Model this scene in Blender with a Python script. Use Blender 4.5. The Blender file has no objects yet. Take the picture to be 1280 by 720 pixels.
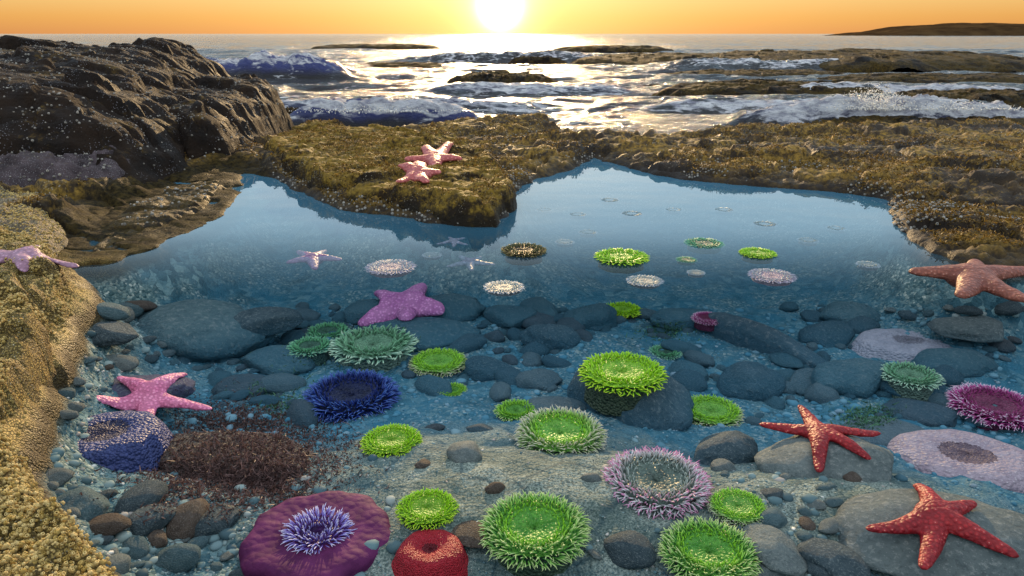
import bpy, math, random, time
import numpy as np
from mathutils import Vector, Matrix
from mathutils.bvhtree import BVHTree
random.seed(7); rng = np.random.default_rng(7)
C = bpy.context.scene.collection
FP = 914.0; CH = 0.9; PIT = math.atan(318/914)
CPi, SPi = math.cos(PIT), math.sin(PIT)
SEA = -0.3

def raydir(px, py):
    dx = (px-640)/FP; dy = -(py-360)/FP
    return Vector((dx, CPi+dy*SPi, -SPi+dy*CPi))
def at(px, py, z=0.0):
    d = raydir(px, py); t = (z-CH)/d.z
    return Vector((d.x*t, d.y*t, z))
def depth(p):
    return p.y*CPi + (CH-p.z)*SPi
def wpp(p): return depth(p)/FP

# ---------------------------------------------------------------- noise
def _h(ix, iy, iz, seed):
    n = (ix.astype(np.int64)*374761393 + iy.astype(np.int64)*668265263 + iz.astype(np.int64)*1442695041 + seed*974711).astype(np.uint64) & np.uint64(0xffffffff)
    n = ((n ^ (n >> np.uint64(13)))*np.uint64(1274126177)) & np.uint64(0xffffffff)
    n = ((n ^ (n >> np.uint64(15)))*np.uint64(2246822519)) & np.uint64(0xffffffff)
    n = n ^ (n >> np.uint64(16))
    return n.astype(np.float64)/4294967295.0
def vn(x, y, z, seed=0):
    x = np.asarray(x, float); y = np.asarray(y, float); z = np.asarray(z, float)+np.zeros_like(x)
    ix, iy, iz = np.floor(x), np.floor(y), np.floor(z)
    fx, fy, fz = x-ix, y-iy, z-iz
    fx = fx*fx*(3-2*fx); fy = fy*fy*(3-2*fy); fz = fz*fz*(3-2*fz)
    def g(a, b, c): return _h(ix+a, iy+b, iz+c, seed)
    a = (g(0,0,0)*(1-fx)+g(1,0,0)*fx)*(1-fy) + (g(0,1,0)*(1-fx)+g(1,1,0)*fx)*fy
    b = (g(0,0,1)*(1-fx)+g(1,0,1)*fx)*(1-fy) + (g(0,1,1)*(1-fx)+g(1,1,1)*fx)*fy
    return (a*(1-fz)+b*fz)*2-1
def fbm(x, y, z=0.0, o=4, seed=0):
    s = 0; a = 1; t = 0
    for i in range(o):
        k = 2.03**i
        s = s + a*vn(x*k+i*7.3, y*k-i*3.1, z*k+i*1.7 if not np.isscalar(z) else z*k, seed+i); t += a; a *= .5
    return s/t
def ridged(x, y, z=0.0, o=4, seed=0):
    s = 0; a = 1; t = 0
    for i in range(o):
        k = 2.07**i
        s = s + a*(1-2*np.abs(vn(x*k+i*5.3, y*k+i*2.9, z*k, seed+i))); t += a; a *= .5
    return s/t
def facet(x, y, seed=0, tilt=.6):
    ix = np.floor(x); iy = np.floor(y); b1 = np.full(x.shape, 9e9); b2 = b1.copy(); hh = np.zeros(x.shape); z0 = np.zeros(x.shape)
    for a in (-1, 0, 1):
        for b in (-1, 0, 1):
            cx = ix+a; cy = iy+b; px = cx+_h(cx, cy, z0, seed); py = cy+_h(cx, cy, z0, seed+1)
            d = (x-px)**2+(y-py)**2; g1 = _h(cx, cy, z0, seed+2)-.5; g2 = _h(cx, cy, z0, seed+3)-.5; of = _h(cx, cy, z0, seed+4)-.5
            h = of+tilt*2*(g1*(x-px)+g2*(y-py)); n = d < b1
            b2 = np.where(n, b1, np.minimum(b2, d)); hh = np.where(n, h, hh); b1 = np.where(n, d, b1)
    return hh, np.exp(-((np.sqrt(b2)-np.sqrt(b1))/.07)**2)
def sst(a, b, x):
    u = np.clip((x-a)/(b-a), 0, 1); return u*u*(3-2*u)
def sdf(poly, x, y):
    P = np.array([(p[0], p[1]) for p in poly]); n = len(P)
    d = np.full(x.shape, 1e9); ins = np.zeros(x.shape, bool)
    for i in range(n):
        a = P[i]; b = P[(i+1) % n]; e = b-a
        wx, wy = x-a[0], y-a[1]
        t = np.clip((wx*e[0]+wy*e[1])/(e@e+1e-12), 0, 1)
        d = np.minimum(d, (wx-e[0]*t)**2+(wy-e[1]*t)**2)
        c = (a[1] > y) != (b[1] > y)
        with np.errstate(divide='ignore', invalid='ignore'):
            xi = (b[0]-a[0])*(y-a[1])/(b[1]-a[1]+1e-15)+a[0]
        ins ^= (c & (x < xi))
    d = np.sqrt(d); return np.where(ins, d, -d)

# ---------------------------------------------------------------- mesh helpers
def mk_mesh(name, V, Fc, smooth=True, attrs=None):
    V = np.asarray(V, np.float32); Fc = np.asarray(Fc, np.int32)
    me = bpy.data.meshes.new(name); k = Fc.shape[1]; m = len(Fc)
    me.vertices.add(len(V)); me.vertices.foreach_set('co', V.ravel())
    me.loops.add(m*k); me.loops.foreach_set('vertex_index', Fc.ravel())
    me.polygons.add(m); me.polygons.foreach_set('loop_start', np.arange(0, m*k, k, dtype=np.int32))
    me.update(calc_edges=True)
    me.polygons.foreach_set('use_smooth', np.full(m, smooth, bool))
    for n, a in (attrs or {}).items():
        at_ = me.attributes.new(n, 'FLOAT', 'POINT'); at_.data.foreach_set('value', np.asarray(a, np.float32).ravel())
    me.update(); return me
def obj(name, me, m=None, parent=None, **kw):
    o = bpy.data.objects.new(name, me); C.objects.link(o)
    if m is not None and me is not None and not me.materials: me.materials.append(m)
    if parent: o.parent = parent
    for k, v in kw.items(): o[k] = v
    return o
def grid_faces(nr, nc, base=0):
    i = np.arange(nr-1)[:, None]*nc + np.arange(nc-1)[None, :]
    i = i.ravel()+base
    return np.stack([i, i+1, i+nc+1, i+nc], 1)
def ico(sub):
    import bmesh
    bm = bmesh.new(); bmesh.ops.create_icosphere(bm, subdivisions=sub, radius=1)
    V = np.array([v.co[:] for v in bm.verts]); Fc = np.array([[v.index for v in f.verts] for f in bm.faces]); bm.free()
    return V, Fc
ICO = {s: ico(s) for s in (1, 2, 3, 4, 5)}

# ---------------------------------------------------------------- materials
class NT:
    def __init__(s, name):
        s.m = bpy.data.materials.new(name); s.m.use_nodes = True; s.t = s.m.node_tree; s.t.nodes.clear()
        s.out = s.t.nodes.new('ShaderNodeOutputMaterial')
    def n(s, typ, ins=None, **pr):
        nd = s.t.nodes.new(typ)
        for k, v in pr.items(): setattr(nd, k, v)
        for k, v in (ins or {}).items():
            if isinstance(v, bpy.types.NodeSocket): s.t.links.new(v, nd.inputs[k])
            else: nd.inputs[k].default_value = v
        return nd
    def math(s, op, a, b=0.0, clamp=False):
        nd = s.n('ShaderNodeMath', {0: a, 1: b}, operation=op); nd.use_clamp = clamp; return nd.outputs[0]
    def mix(s, f, a, b, mode='MIX'):
        nd = s.n('ShaderNodeMix', data_type='RGBA', blend_type=mode)
        for i, v in ((0, f), (6, a), (7, b)):
            if isinstance(v, bpy.types.NodeSocket): s.t.links.new(v, nd.inputs[i])
            else: nd.inputs[i].default_value = v if i == 0 else c4(v)
        return nd.outputs[2]
    def ramp(s, f, stops, interp='LINEAR'):
        nd = s.n('ShaderNodeValToRGB', {0: f}); cr = nd.color_ramp; cr.interpolation = interp
        while len(cr.elements) < len(stops): cr.elements.new(.5)
        for e, (p, c) in zip(cr.elements, stops): e.position = p; e.color = c4(c)
        return nd.outputs[0]
    def rng(s, f, a, b, c=0.0, d=1.0, st='SMOOTHSTEP'):
        nd = s.n('ShaderNodeMapRange', {0: f, 1: a, 2: b, 3: c, 4: d}, interpolation_type=st); return nd.outputs[0]
    def noise(s, vec, scale, det=6, rough=.55, dist=0.0):
        return s.n('ShaderNodeTexNoise', {'Vector': vec, 'Scale': scale, 'Detail': det, 'Roughness': rough, 'Distortion': dist}).outputs[0]
    def vor(s, vec, scale, feat='F1', out=0, rnd=1.0):
        return s.n('ShaderNodeTexVoronoi', {'Vector': vec, 'Scale': scale, 'Randomness': rnd}, feature=feat).outputs[out]
    def obj(s): return s.n('ShaderNodeTexCoord').outputs['Object']
    def posz(s): return s.n('ShaderNodeSeparateXYZ', {0: s.n('ShaderNodeNewGeometry').outputs['Position']}).outputs[2]
    def attr(s, name): return s.n('ShaderNodeAttribute', attribute_name=name).outputs['Fac']
    def bump(s, h, st=.5, dist=.01, nrm=None):
        ins = {'Height': h, 'Strength': st, 'Distance': dist}
        if nrm is not None: ins['Normal'] = nrm
        return s.n('ShaderNodeBump', ins).outputs[0]
    def pbr(s, col, rough=.5, nrm=None, spec=.5, **kw):
        ins = {'Base Color': col if isinstance(col, bpy.types.NodeSocket) else c4(col), 'Roughness': rough, 'Specular IOR Level': spec}
        if nrm is not None: ins['Normal'] = nrm
        ins.update(kw)
        p = s.n('ShaderNodeBsdfPrincipled', ins); return p.outputs[0]
    def done(s, sh): s.t.links.new(sh, s.out.inputs[0]); return s.m
def c4(c):
    return (c[0], c[1], c[2], 1.0) if len(c) == 3 else c
WATER_TINT = (.028, .15, .235)  # blue left by water absorption, painted into submerged base colours by depth

def rock_mat(name, dark, mid, moss, moss_lo=.45, moss_w=.2, speck=.5, speck_col=(.55,.52,.48), sc=1.0, rough=.55, bd=.02, wet=None, spec=.35, grain=0.0):
    k = NT(name); v = k.obj()
    n1 = k.noise(v, 5*sc, 10, .62); n2 = k.noise(v, 2.2*sc, 8, .65, .4); n3 = k.noise(v, 26*sc, 6, .7)
    col = k.ramp(n1, [(.32, dark), (.68, mid)])
    nz = k.n('ShaderNodeSeparateXYZ', {0: k.n('ShaderNodeNewGeometry').outputs['Normal']}).outputs[2]
    mf = k.math('ADD', k.math('ADD', k.math('MULTIPLY', nz, .22), n2), k.math('MULTIPLY', k.math('SUBTRACT', n3, .5), .5))
    mfac = k.rng(mf, moss_lo+.15, moss_lo+.15+moss_w)
    mosc = k.mix(k.rng(n3, .3, .7), tuple(c*.35 for c in moss), moss)
    col = k.mix(mfac, col, mosc)
    vd = k.vor(v, 75*sc); n4 = k.noise(v, 7*sc, 3)
    sf = k.math('MULTIPLY', k.rng(vd, .28, .16), k.rng(k.math('ADD', n4, k.math('MULTIPLY', k.noise(v, 40*sc, 2), .35)), .82-speck*.3, .92-speck*.3))
    col = k.mix(sf, col, speck_col)
    if grain:
        gv = k.vor(v, 110*sc); col = k.mix(k.math('MULTIPLY', k.rng(gv, .25, .6), grain), col, tuple(c*.15 for c in dark))
    cr = k.rng(k.vor(v, 3.5*sc, 'DISTANCE_TO_EDGE'), 0, .035)
    h = k.math('ADD', k.math('ADD', k.math('MULTIPLY', k.noise(v, 16*sc, 12, .72), 1.4), k.math('MULTIPLY', n3, .5)), k.math('MULTIPLY', sf, .35))
    h = k.math('ADD', h, k.math('MULTIPLY', cr, .12))
    if grain: h = k.math('ADD', h, k.math('MULTIPLY', gv, -.5))
    rg = k.rng(n1, .3, .7, rough-.15, rough+.15)
    if wet is not None:
        z = k.posz(); wf = k.rng(k.math('ADD', z, k.math('MULTIPLY', k.math('SUBTRACT', n1, .5), .06)), wet, wet+.03); col = k.mix(wf, k.mix(.75, col, (.014,.009,.004)), col)
        rg = k.math('MULTIPLY', rg, k.rng(z, wet, wet+.03, .8, 1))
        col = k.mix(k.rng(z, -.04, -.22, 0, .7), col, WATER_TINT)  # below the waterline the water's blue is painted into the rock
    return k.done(k.pbr(col, rg, k.bump(h, .9, bd), spec))

def ground_mat():
    k = NT('shore_rock'); v = k.obj()
    z = k.posz(); sand = k.attr('sand'); gold = k.attr('gold'); shelf = k.attr('shelf')
    nz = k.n('ShaderNodeSeparateXYZ', {0: k.n('ShaderNodeNewGeometry').outputs['Normal']}).outputs[2]
    n1 = k.noise(v, 4, 10, .62); n2 = k.noise(v, 1.6, 8, .65, .5); n3 = k.noise(v, 30, 6, .7)
    col = k.ramp(n1, [(.3, (.012,.008,.005)), (.55, (.045,.028,.015)), (.75, (.11,.072,.038))])
    mf = k.rng(k.math('ADD', k.math('ADD', n2, k.math('MULTIPLY', nz, .2)), k.math('MULTIPLY', k.math('SUBTRACT', n3, .5), .6)), .58, .80)
    col = k.mix(mf, col, k.mix(k.rng(n3, .3, .7), (.06,.036,.007), (.36,.205,.035)))
    sf = k.math('MULTIPLY', k.rng(k.vor(v, 55), .26, .14), k.rng(k.noise(v, 5, 4), .5, .62))
    col = k.mix(sf, col, (.42,.36,.28))
    wetA = k.rng(k.math('ADD', z, k.math('MULTIPLY', k.math('SUBTRACT', n1, .5), .10)), .02, .085)
    col = k.mix(wetA, k.mix(.8, col, (.012,.007,.004)), col)
    col = k.mix(shelf, col, k.mix(k.rng(n3, .35, .65), (.008,.006,.003), (.05,.034,.010)))
    gv = k.vor(v, 170); gc = k.mix(k.rng(k.noise(v, 9, 8, .7), .35, .62), (.28,.17,.045), (.76,.53,.17)); gc = k.mix(k.rng(gv, .25, .6, 0, .7), gc, (.03,.02,.006))
    gc = k.mix(k.rng(k.math('ADD', z, k.math('MULTIPLY', k.math('SUBTRACT', n1, .5), .05)), -.005, .03), k.mix(.8, gc, (.02,.012,.005)), gc)
    col = k.mix(gold, col, gc)
    vc = k.n('ShaderNodeTexVoronoi', {'Vector': v, 'Scale': 95.0}); vc2 = k.n('ShaderNodeTexVoronoi', {'Vector': v, 'Scale': 30.0})
    g1 = k.ramp(k.n('ShaderNodeSeparateColor', {0: vc.outputs['Color']}).outputs[0], [(0, (.035,.08,.085)), (.5, (.11,.18,.18)), (.85, (.23,.30,.27)), (1, (.54,.57,.49))])
    g2 = k.ramp(k.n('ShaderNodeSeparateColor', {0: vc2.outputs['Color']}).outputs[1], [(0, (.03,.08,.10)), (.6, (.07,.16,.19)), (1, (.20,.31,.31))])
    fl = k.mix(k.rng(k.noise(v, 3.5, 6), .42, .58), g1, g2)
    sn = k.noise(v, 190, 3, .7); ng = k.noise(v, 7, 8, .65)
    sa = k.mix(k.rng(sn, .38, .62), (.085,.11,.095), (.31,.355,.30)); sa = k.mix(k.rng(ng, .42, .60), k.mix(.55, sa, (.03,.065,.06)), sa)
    sa = k.mix(k.rng(k.vor(v, 120), .16, .08, 0, .75), sa, (.62,.58,.46))
    sa = k.mix(k.rng(k.vor(v, 4.5, 'DISTANCE_TO_EDGE'), .0, .03, .6, 0), sa, (.03,.06,.07))
    fl = k.mix(k.rng(k.math('ADD', sand, k.math('MULTIPLY', k.math('SUBTRACT', ng, .5), 1.2)), .40, .62), fl, sa)
    fl = k.mix(k.math('MULTIPLY', k.rng(z, -.12, -.30, 0, .75), k.rng(k.noise(v, 9, 8, .7), .35, .65, .6, 1)), fl, WATER_TINT)  # floor colour turns bluer with depth, in place of absorbing water
    fl = k.mix(k.rng(k.noise(v, 6, 8, .65), .54, .72, 0, .45), fl, (.014,.045,.06))
    uw = k.rng(k.math('ADD', z, k.math('MULTIPLY', k.math('SUBTRACT', n1, .5), .05)), -.03, -.08)
    col = k.mix(uw, col, fl)
    hU = k.math('ADD', k.math('MULTIPLY', vc.outputs[0], -.5), k.math('MULTIPLY', vc2.outputs[0], -.5))
    hU = k.math('ADD', hU, k.math('MULTIPLY', sn, .35))
    hA = k.math('ADD', k.math('MULTIPLY', k.noise(v, 18, 12, .72), 1.6), k.math('ADD', k.math('MULTIPLY', sf, .3), k.math('MULTIPLY', k.math('MULTIPLY', gv, gold), -.8)))
    h = k.n('ShaderNodeMix', {0: uw, 2: hA, 3: hU}, data_type='FLOAT').outputs[0]
    rg = k.math('MULTIPLY', k.rng(n1, .3, .7, .55, .85), k.rng(z, .0, .05, .8, 1))
    rg = k.math('MAXIMUM', rg, k.math('MULTIPLY', uw, .7))
    sp_ = k.math('MULTIPLY', k.rng(z, -.06, .0, .06, .22), k.math('SUBTRACT', 1.0, k.math('MULTIPLY', shelf, .85)))
    return k.done(k.pbr(col, rg, k.bump(h, .85, .016), sp_))

def stone_mat(name, a, b, sp=(.42,.48,.46)):
    k = NT(name); v = k.obj(); r = k.n('ShaderNodeObjectInfo').outputs['Random']
    off = k.n('ShaderNodeVectorMath', {0: v, 1: k.n('ShaderNodeCombineXYZ', {0: r, 1: k.math('MULTIPLY', r, 7.0), 2: r}).outputs[0]}, operation='ADD').outputs[0]
    n1 = k.noise(off, 2.2, 10, .65, .4); n3 = k.noise(off, 14, 8, .7)
    col = k.ramp(n1, [(.3, a), (.7, b)])
    col = k.mix(k.rng(r, 0, 1, 0, .4), col, tuple(x*.7 for x in a))
    col = k.mix(k.rng(n3, .52, .64, 0, .5), col, sp)
    col = k.mix(k.rng(k.vor(off, 26), .20, .08, 0, .5), col, sp)
    col = k.mix(k.rng(n3, .46, .34, 0, .45), col, tuple(x*.45 for x in a))
    col = k.mix(k.rng(k.posz(), -.13, -.31, 0, .58), col, tuple(x*1.35 for x in WATER_TINT))  # deeper stones painted bluer, imitating light lost in the water
    return k.done(k.pbr(col, .65, k.bump(k.math('ADD', n3, n1), .85, .10), .10))

def water_mat():
    k = NT('pool_water'); v = k.obj()
    n = k.math('ADD', k.noise(v, 2.2, 2, .5), k.math('MULTIPLY', k.noise(v, 12, 2, .5), .05))
    b = k.bump(n, .16, .02)
    fr = k.n('ShaderNodeFresnel', {'IOR': 1.37, 'Normal': b}).outputs[0]
    y = k.n('ShaderNodeSeparateXYZ', {0: v}).outputs[1]
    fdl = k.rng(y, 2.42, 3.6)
    tr = k.n('ShaderNodeBsdfTransparent', {'Color': (.88,.97,1.0,1)}).outputs[0]
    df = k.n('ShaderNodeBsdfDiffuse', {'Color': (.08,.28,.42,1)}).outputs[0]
    gl = k.n('ShaderNodeBsdfGlossy', {'Color': (1,1,1,1), 'Roughness': .015, 'Normal': b}).outputs[0]
    m1 = k.n('ShaderNodeMixShader', {0: k.rng(y, 2.42, 4.6, .16, .48, 'LINEAR'), 1: tr, 2: df}).outputs[0]  # diffuse blue haze growing with distance, stands in for scattering in the water
    m2 = k.n('ShaderNodeMixShader', {0: fr, 1: m1, 2: gl}).outputs[0]
    t0 = k.n('ShaderNodeBsdfTransparent', {'Color': (1,1,1,1)}).outputs[0]
    return k.done(k.n('ShaderNodeMixShader', {0: fdl, 1: t0, 2: m2}).outputs[0])

def sea_mat():
    k = NT('sea_water'); v = k.obj()
    f = k.attr('foam'); sw = k.attr('swell')
    mp = k.n('ShaderNodeMapping', {'Vector': v, 'Scale': (.5, 1.0, 1.0)}).outputs[0]
    n1 = k.noise(mp, 1.8, 12, .68, .8); n2 = k.noise(mp, 7.5, 8, .72, .3); vo = k.rng(k.vor(mp, 3.2, 'DISTANCE_TO_EDGE'), 0, .14, 1, 0)
    pat = k.math('ADD', k.math('MULTIPLY', n1, .62), k.math('ADD', k.math('MULTIPLY', n2, .38), k.math('MULTIPLY', vo, .08)))
    ff = k.rng(k.math('ADD', pat, k.math('MULTIPLY', f, .32)), .62, .73)
    col = k.mix(sw, (.022,.020,.020), (.045,.055,.18))
    hh = k.math('ADD', k.math('MULTIPLY', k.noise(mp, 9, 8, .7), 1.2), k.math('MULTIPLY', k.noise(mp, 1.6, 5, .65), 2.0))
    b = k.bump(hh, 1.0, .08)
    w = k.pbr(col, .12, b, .22, IOR=1.333)
    fo = k.pbr(k.mix(k.rng(n2, .35, .65), (.24,.23,.28), (.74,.71,.69)), .8, k.bump(n2, 1, .15))
    return k.done(k.n('ShaderNodeMixShader', {0: ff, 1: w, 2: fo}).outputs[0])

def anem_mat(name, base, mid, tip, inner=None):
    k = NT(name); t = k.attr('t'); rg = k.attr('ring'); rn = k.attr('rnd')
    tt = k.math('ADD', t, k.math('MULTIPLY', k.math('SUBTRACT', rn, .5), .3))
    oc = k.ramp(tt, [(.05, base), (.5, mid), (.86, tip)])
    if inner is not None:
        ic = k.ramp(tt, [(.0, tuple(x*.4 for x in inner)), (.8, inner)])
        oc = k.mix(k.rng(rg, .35, .65), ic, oc)
    oc = k.mix(k.rng(rn, .0, 1, 0, .35), oc, base)
    return k.done(k.pbr(oc, .42, None, .3))
def skin_mat(name, a, b, sc=8, spot=None, bd=.03, rough=.5, spec=.3):
    k = NT(name); v = k.obj()
    n = k.noise(v, sc, 6, .6); vo = k.vor(v, sc*3.2)
    col = k.ramp(n, [(.3, a), (.7, b)])
    if spot is not None: col = k.mix(k.rng(vo, .3, .14), col, spot)
    h = k.math('ADD', k.math('MULTIPLY', vo, -1.0), n)
    return k.done(k.pbr(col, rough, k.bump(h, .8, bd), spec))
def star_mat(name, a, b, spot, sc=75):
    k = NT(name); v = k.obj()
    n = k.noise(v, 14, 6, .6); vo = k.vor(v, sc*1.6, rnd=.8); vb = k.vor(v, sc, rnd=.9)
    col = k.ramp(n, [(.3, a), (.7, b)])
    col = k.mix(k.rng(vb, .32, .5, 0, .45), col, tuple(x*.4 for x in a))
    col = k.mix(k.math('MULTIPLY', k.rng(vb, .20, .08), .7), col, spot)
    h = k.math('ADD', k.math('MULTIPLY', vb, -1.0), k.math('MULTIPLY', vo, -.4))
    return k.done(k.pbr(col, .5, k.bump(h, .9, .004), .25))
def blade_mat(name, a, b, rough=.55):
    k = NT(name); r = k.attr('rnd'); t = k.attr('t')
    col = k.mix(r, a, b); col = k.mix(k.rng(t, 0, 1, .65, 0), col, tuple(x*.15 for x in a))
    d = k.pbr(col, rough, None, .25); tl = k.n('ShaderNodeBsdfTranslucent', {'Color': col}).outputs[0]
    return k.done(k.n('ShaderNodeMixShader', {0: .25, 1: d, 2: tl}).outputs[0])

# ---------------------------------------------------------------- terrain
pool_px = [(150,760),(118,700),(75,655),(40,605),(28,565),(52,505),(66,470),(92,430),(108,375),(95,335),(140,328),(200,305),
           (262,275),(296,250),(303,216),(345,222),(385,244),(430,262),(500,270),(570,284),(630,284),(648,262),(642,240),
           (665,224),(705,214),(742,197),(795,213),(850,224),(930,232),(1000,238),(1060,243),(1105,250),(1128,285),(1170,316),
           (1225,335),(1300,332),(1450,345),(1600,450),(1700,720)]
pool = [at(a, b)[:2] for a, b in pool_px] + [(1.3,.45),(-.2,.4),(-.62,.7)]
shp = [at(a, b)[:2] for a, b in [(60,335),(90,290),(120,262),(150,250),(220,224),(285,205),(318,212),(315,240),(275,285),(205,312),(140,334)]]
ex = np.array([at(p, q, .1)[:2] for p, q in [(-900,170),(200,168),(345,166),(400,168),(500,158),(545,150),(600,148),(680,150),(740,160),(800,163),(900,156),(1000,153),(1140,152),(1280,150),(2000,150)]])
eo = np.argsort(ex[:, 0]); ex = ex[eo]
M1 = at(640,600,-.1); M2 = at(1170,630,-.1); M3 = at(200,600,-.1)
def Hf(x, y):
    d = sdf(pool, x, y)
    d = d + .07*fbm(x*2.6, y*2.6, 0, 4, 3) + .03*fbm(x*11, y*11, 0, 3, 5)
    dm = .33 - .20*np.exp(-(((x-M1.x)/.68)**2+((y-M1.y)/.58)**2)) - .16*np.exp(-(((x-M2.x)/.42)**2+((y-M2.y)/.37)**2)) - .09*np.exp(-(((x-M3.x)/.35)**2+((y-M3.y)/.3)**2))
    di = np.clip(d, 0, None); e = np.clip(-d, 0, None)
    zi = -dm*(1-np.exp(-di/.16)) + (.034*fbm(x*3.3, y*3.3, 0, 4, 9)+.011*fbm(x*16, y*16, 0, 3, 12))*sst(0, .25, di)
    wx = x+.12*fbm(x*2, y*2, 0, 3, 91); wy = y+.12*fbm(x*2, y*2, 0, 3, 92)
    f1, c1 = facet(wx*1.8, wy*3.0, 5); f2, c2 = facet(wx*5.5, wy*8.0, 15)
    near = sst(3.2, 2.2, y)
    zo = .065*(1-np.exp(-e/.07)) + sst(0, .5, e)*(.055*fbm(x*1.1, y*1.1, 0, 3, 21)+.02) + sst(0, .12, e)*((.07*f1+.035*f2-.035*c1-.015*c2)*(1-.7*near)+.022*fbm(x*20, y*20, 0, 4, 41))+sst(-.01,.04,e)*(.016*ridged(x*9, y*9, 0, 4, 47))+sst(0,.06,e)*near*(.022*ridged(x*13, y*13, 0, 4, 45)+.01*fbm(x*45, y*45, 0, 2, 46))
    sh_ = sst(-.12, .15, sdf(shp, x, y)+.08*fbm(x*4, y*4, 0, 3, 66))
    zo = zo*(1-.8*sh_)+.012*sh_*fbm(x*9, y*9, 0, 4, 67)
    z = np.where(d > 0, zi, np.maximum(zo, .004*sst(0,.05,e)-.01))
    ye = np.interp(x, ex[:, 0], ex[:, 1]) + .5*fbm(x*1.1, y*.5, 0, 3, 51)
    s = sst(-.25, .9, y-ye)
    return z - 1.1*s
nr, nc = 640, 760
yy = .25 + (np.exp(np.linspace(0, math.log(1+14/1.2), nr))-1)*1.2
tt = np.linspace(-1.15, 1.15, nc)
X = tt[None, :]*(yy[:, None]+1.0); Y = np.repeat(yy[:, None], nc, 1)
Z = Hf(X, Y)
sand = np.exp(-((((X-M1.x)/.68)**2+((Y-M1.y-.05)/.62)**2))**1.5)+.95*np.exp(-((((X-M2.x)/.52)**2+((Y-M2.y)/.5)**2))**1.5)
gold = sst(3.2, 2.6, Y)*(X < 0)
shelf = sst(-.22, .05, sdf(shp, X, Y))
GV = np.stack([X.ravel(), Y.ravel(), Z.ravel()], 1); GF = grid_faces(nr, nc)
gme = mk_mesh('ground', GV, GF, True, {'sand': sand.ravel(), 'gold': gold.ravel(), 'shelf': shelf.ravel()})
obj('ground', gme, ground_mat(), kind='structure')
BVH = [BVHTree.FromPolygons(GV.tolist(), GF.tolist())]
def cast(px, py, mx=60):
    d = raydir(px, py).normalized(); o = Vector((0, 0, CH)); best = None; bd = 1e9
    for b in BVH:
        h = b.ray_cast(o, d, mx)
        if h[0] is not None and h[3] < bd: bd = h[3]; best = h[0]
    return best if best is not None else at(px, py, 0)
def cast_ground(px, py):
    h = BVH[0].ray_cast(Vector((0,0,CH)), raydir(px, py).normalized(), 10); return h[0]
def drop(x, y, top=3.0):
    best = -5
    for b in BVH:
        h = b.ray_cast(Vector((x, y, top)), Vector((0, 0, -1)))
        if h[0] is not None and h[0].z > best: best = h[0].z
    return best

wp = [(-5.5,2.42),(5.5,2.42),(6.5,4.6),(5.5,6.0),(2.2,6.4),(-1,6.2),(-3.5,4.9),(-5.0,4.5)]
me = bpy.data.meshes.new('pool_water'); me.from_pydata([(a, b, 0.0) for a, b in wp], [], [list(range(len(wp)))]); me.update()
if me.polygons[0].normal.z < 0: me.flip_normals()
obj('pool_water', me, water_mat(), kind='structure')

# ---------------------------------------------------------------- patch rocks
def patch_rock(label, cat, poly, ztop, edge, m, zbot=-.45, res=.02, amp=.06, fr=2.2, seed=1, rid=.6, jit=.03, name='rock', bvh=True, fine=.012, fc=0, fs=(1.5,1.5), ex_=.75, ter=0):
    P = np.array(poly); x0, y0 = P.min(0)-.1; x1, y1 = P.max(0)+.1
    nx = int((x1-x0)/res)+2; ny = int((y1-y0)/res)+2
    X, Y = np.meshgrid(np.linspace(x0, x1, nx), np.linspace(y0, y1, ny))
    d = sdf(poly, X, Y) + edge*.22*fbm(X*fr, Y*fr, 0, 4, seed+70)
    u = np.clip(d/edge, 0, 1); pr = np.power(np.clip(1-(1-u)**2, 0, 1), ex_)
    zt = ztop(X, Y) if callable(ztop) else ztop
    Z = zbot + (zt-zbot)*pr
    nz = amp*((1-rid)*fbm(X*fr, Y*fr, Z*fr, 5, seed)+rid*ridged(X*fr*.8, Y*fr*.8, Z*fr*.8, 5, seed+9))
    Z = Z + nz*sst(0, .5, u)
    if fc:
        wx = X+.10*fbm(X*2, Y*2, 0, 3, seed+91); wy = Y+.10*fbm(X*2, Y*2, 0, 3, seed+92); k = .45
        ux = wx+k*wy; uy = wy-k*wx
        f1, c1 = facet(ux*fs[0], uy*fs[1], seed+5); f2, c2 = facet(ux*fs[0]*2.7, uy*fs[1]*2.7, seed+15); f3, c3 = facet(ux*fs[0]*7, uy*fs[1]*7, seed+25)
        Z = Z + sst(0, .35, u)*fc*(f1+.42*f2+.16*f3-.35*c1-.14*c2-.05*c3)
    if ter:
        of = .22*X+.10*Y+.03*fbm(X*2.5, Y*2.5, 0, 4, seed+40); q = (Z+of)/ter; fl_ = np.floor(q); Zt = (fl_+sst(.45, 1.0, q-fl_))*ter-of
        Z = .5*Z+.5*Zt
    Z = Z + fine*fbm(X*22, Y*22, Z*22, 4, seed+5)
    X = X + jit*fbm(X*6, Y*6, Z*6, 4, seed+20); Y = Y + jit*fbm(X*6, Y*6, Z*6, 4, seed+30)
    V = np.stack([X.ravel(), Y.ravel(), Z.ravel()], 1); Fc = grid_faces(ny, nx)
    keep = (d.ravel()[Fc] > -.001).any(1); Fc = Fc[keep]
    us = np.unique(Fc); mp = np.zeros(len(V), int); mp[us] = np.arange(len(us)); V = V[us]; Fc = mp[Fc]
    me = mk_mesh(name, V, Fc)
    o = obj(name, me, m, label=label, category=cat)
    if bvh: BVH.append(BVHTree.FromPolygons(V.tolist(), Fc.tolist()))
    return o
def W(pts, z=0.0): return [tuple(at(a, b, z)[:2]) for a, b in pts]

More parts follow.
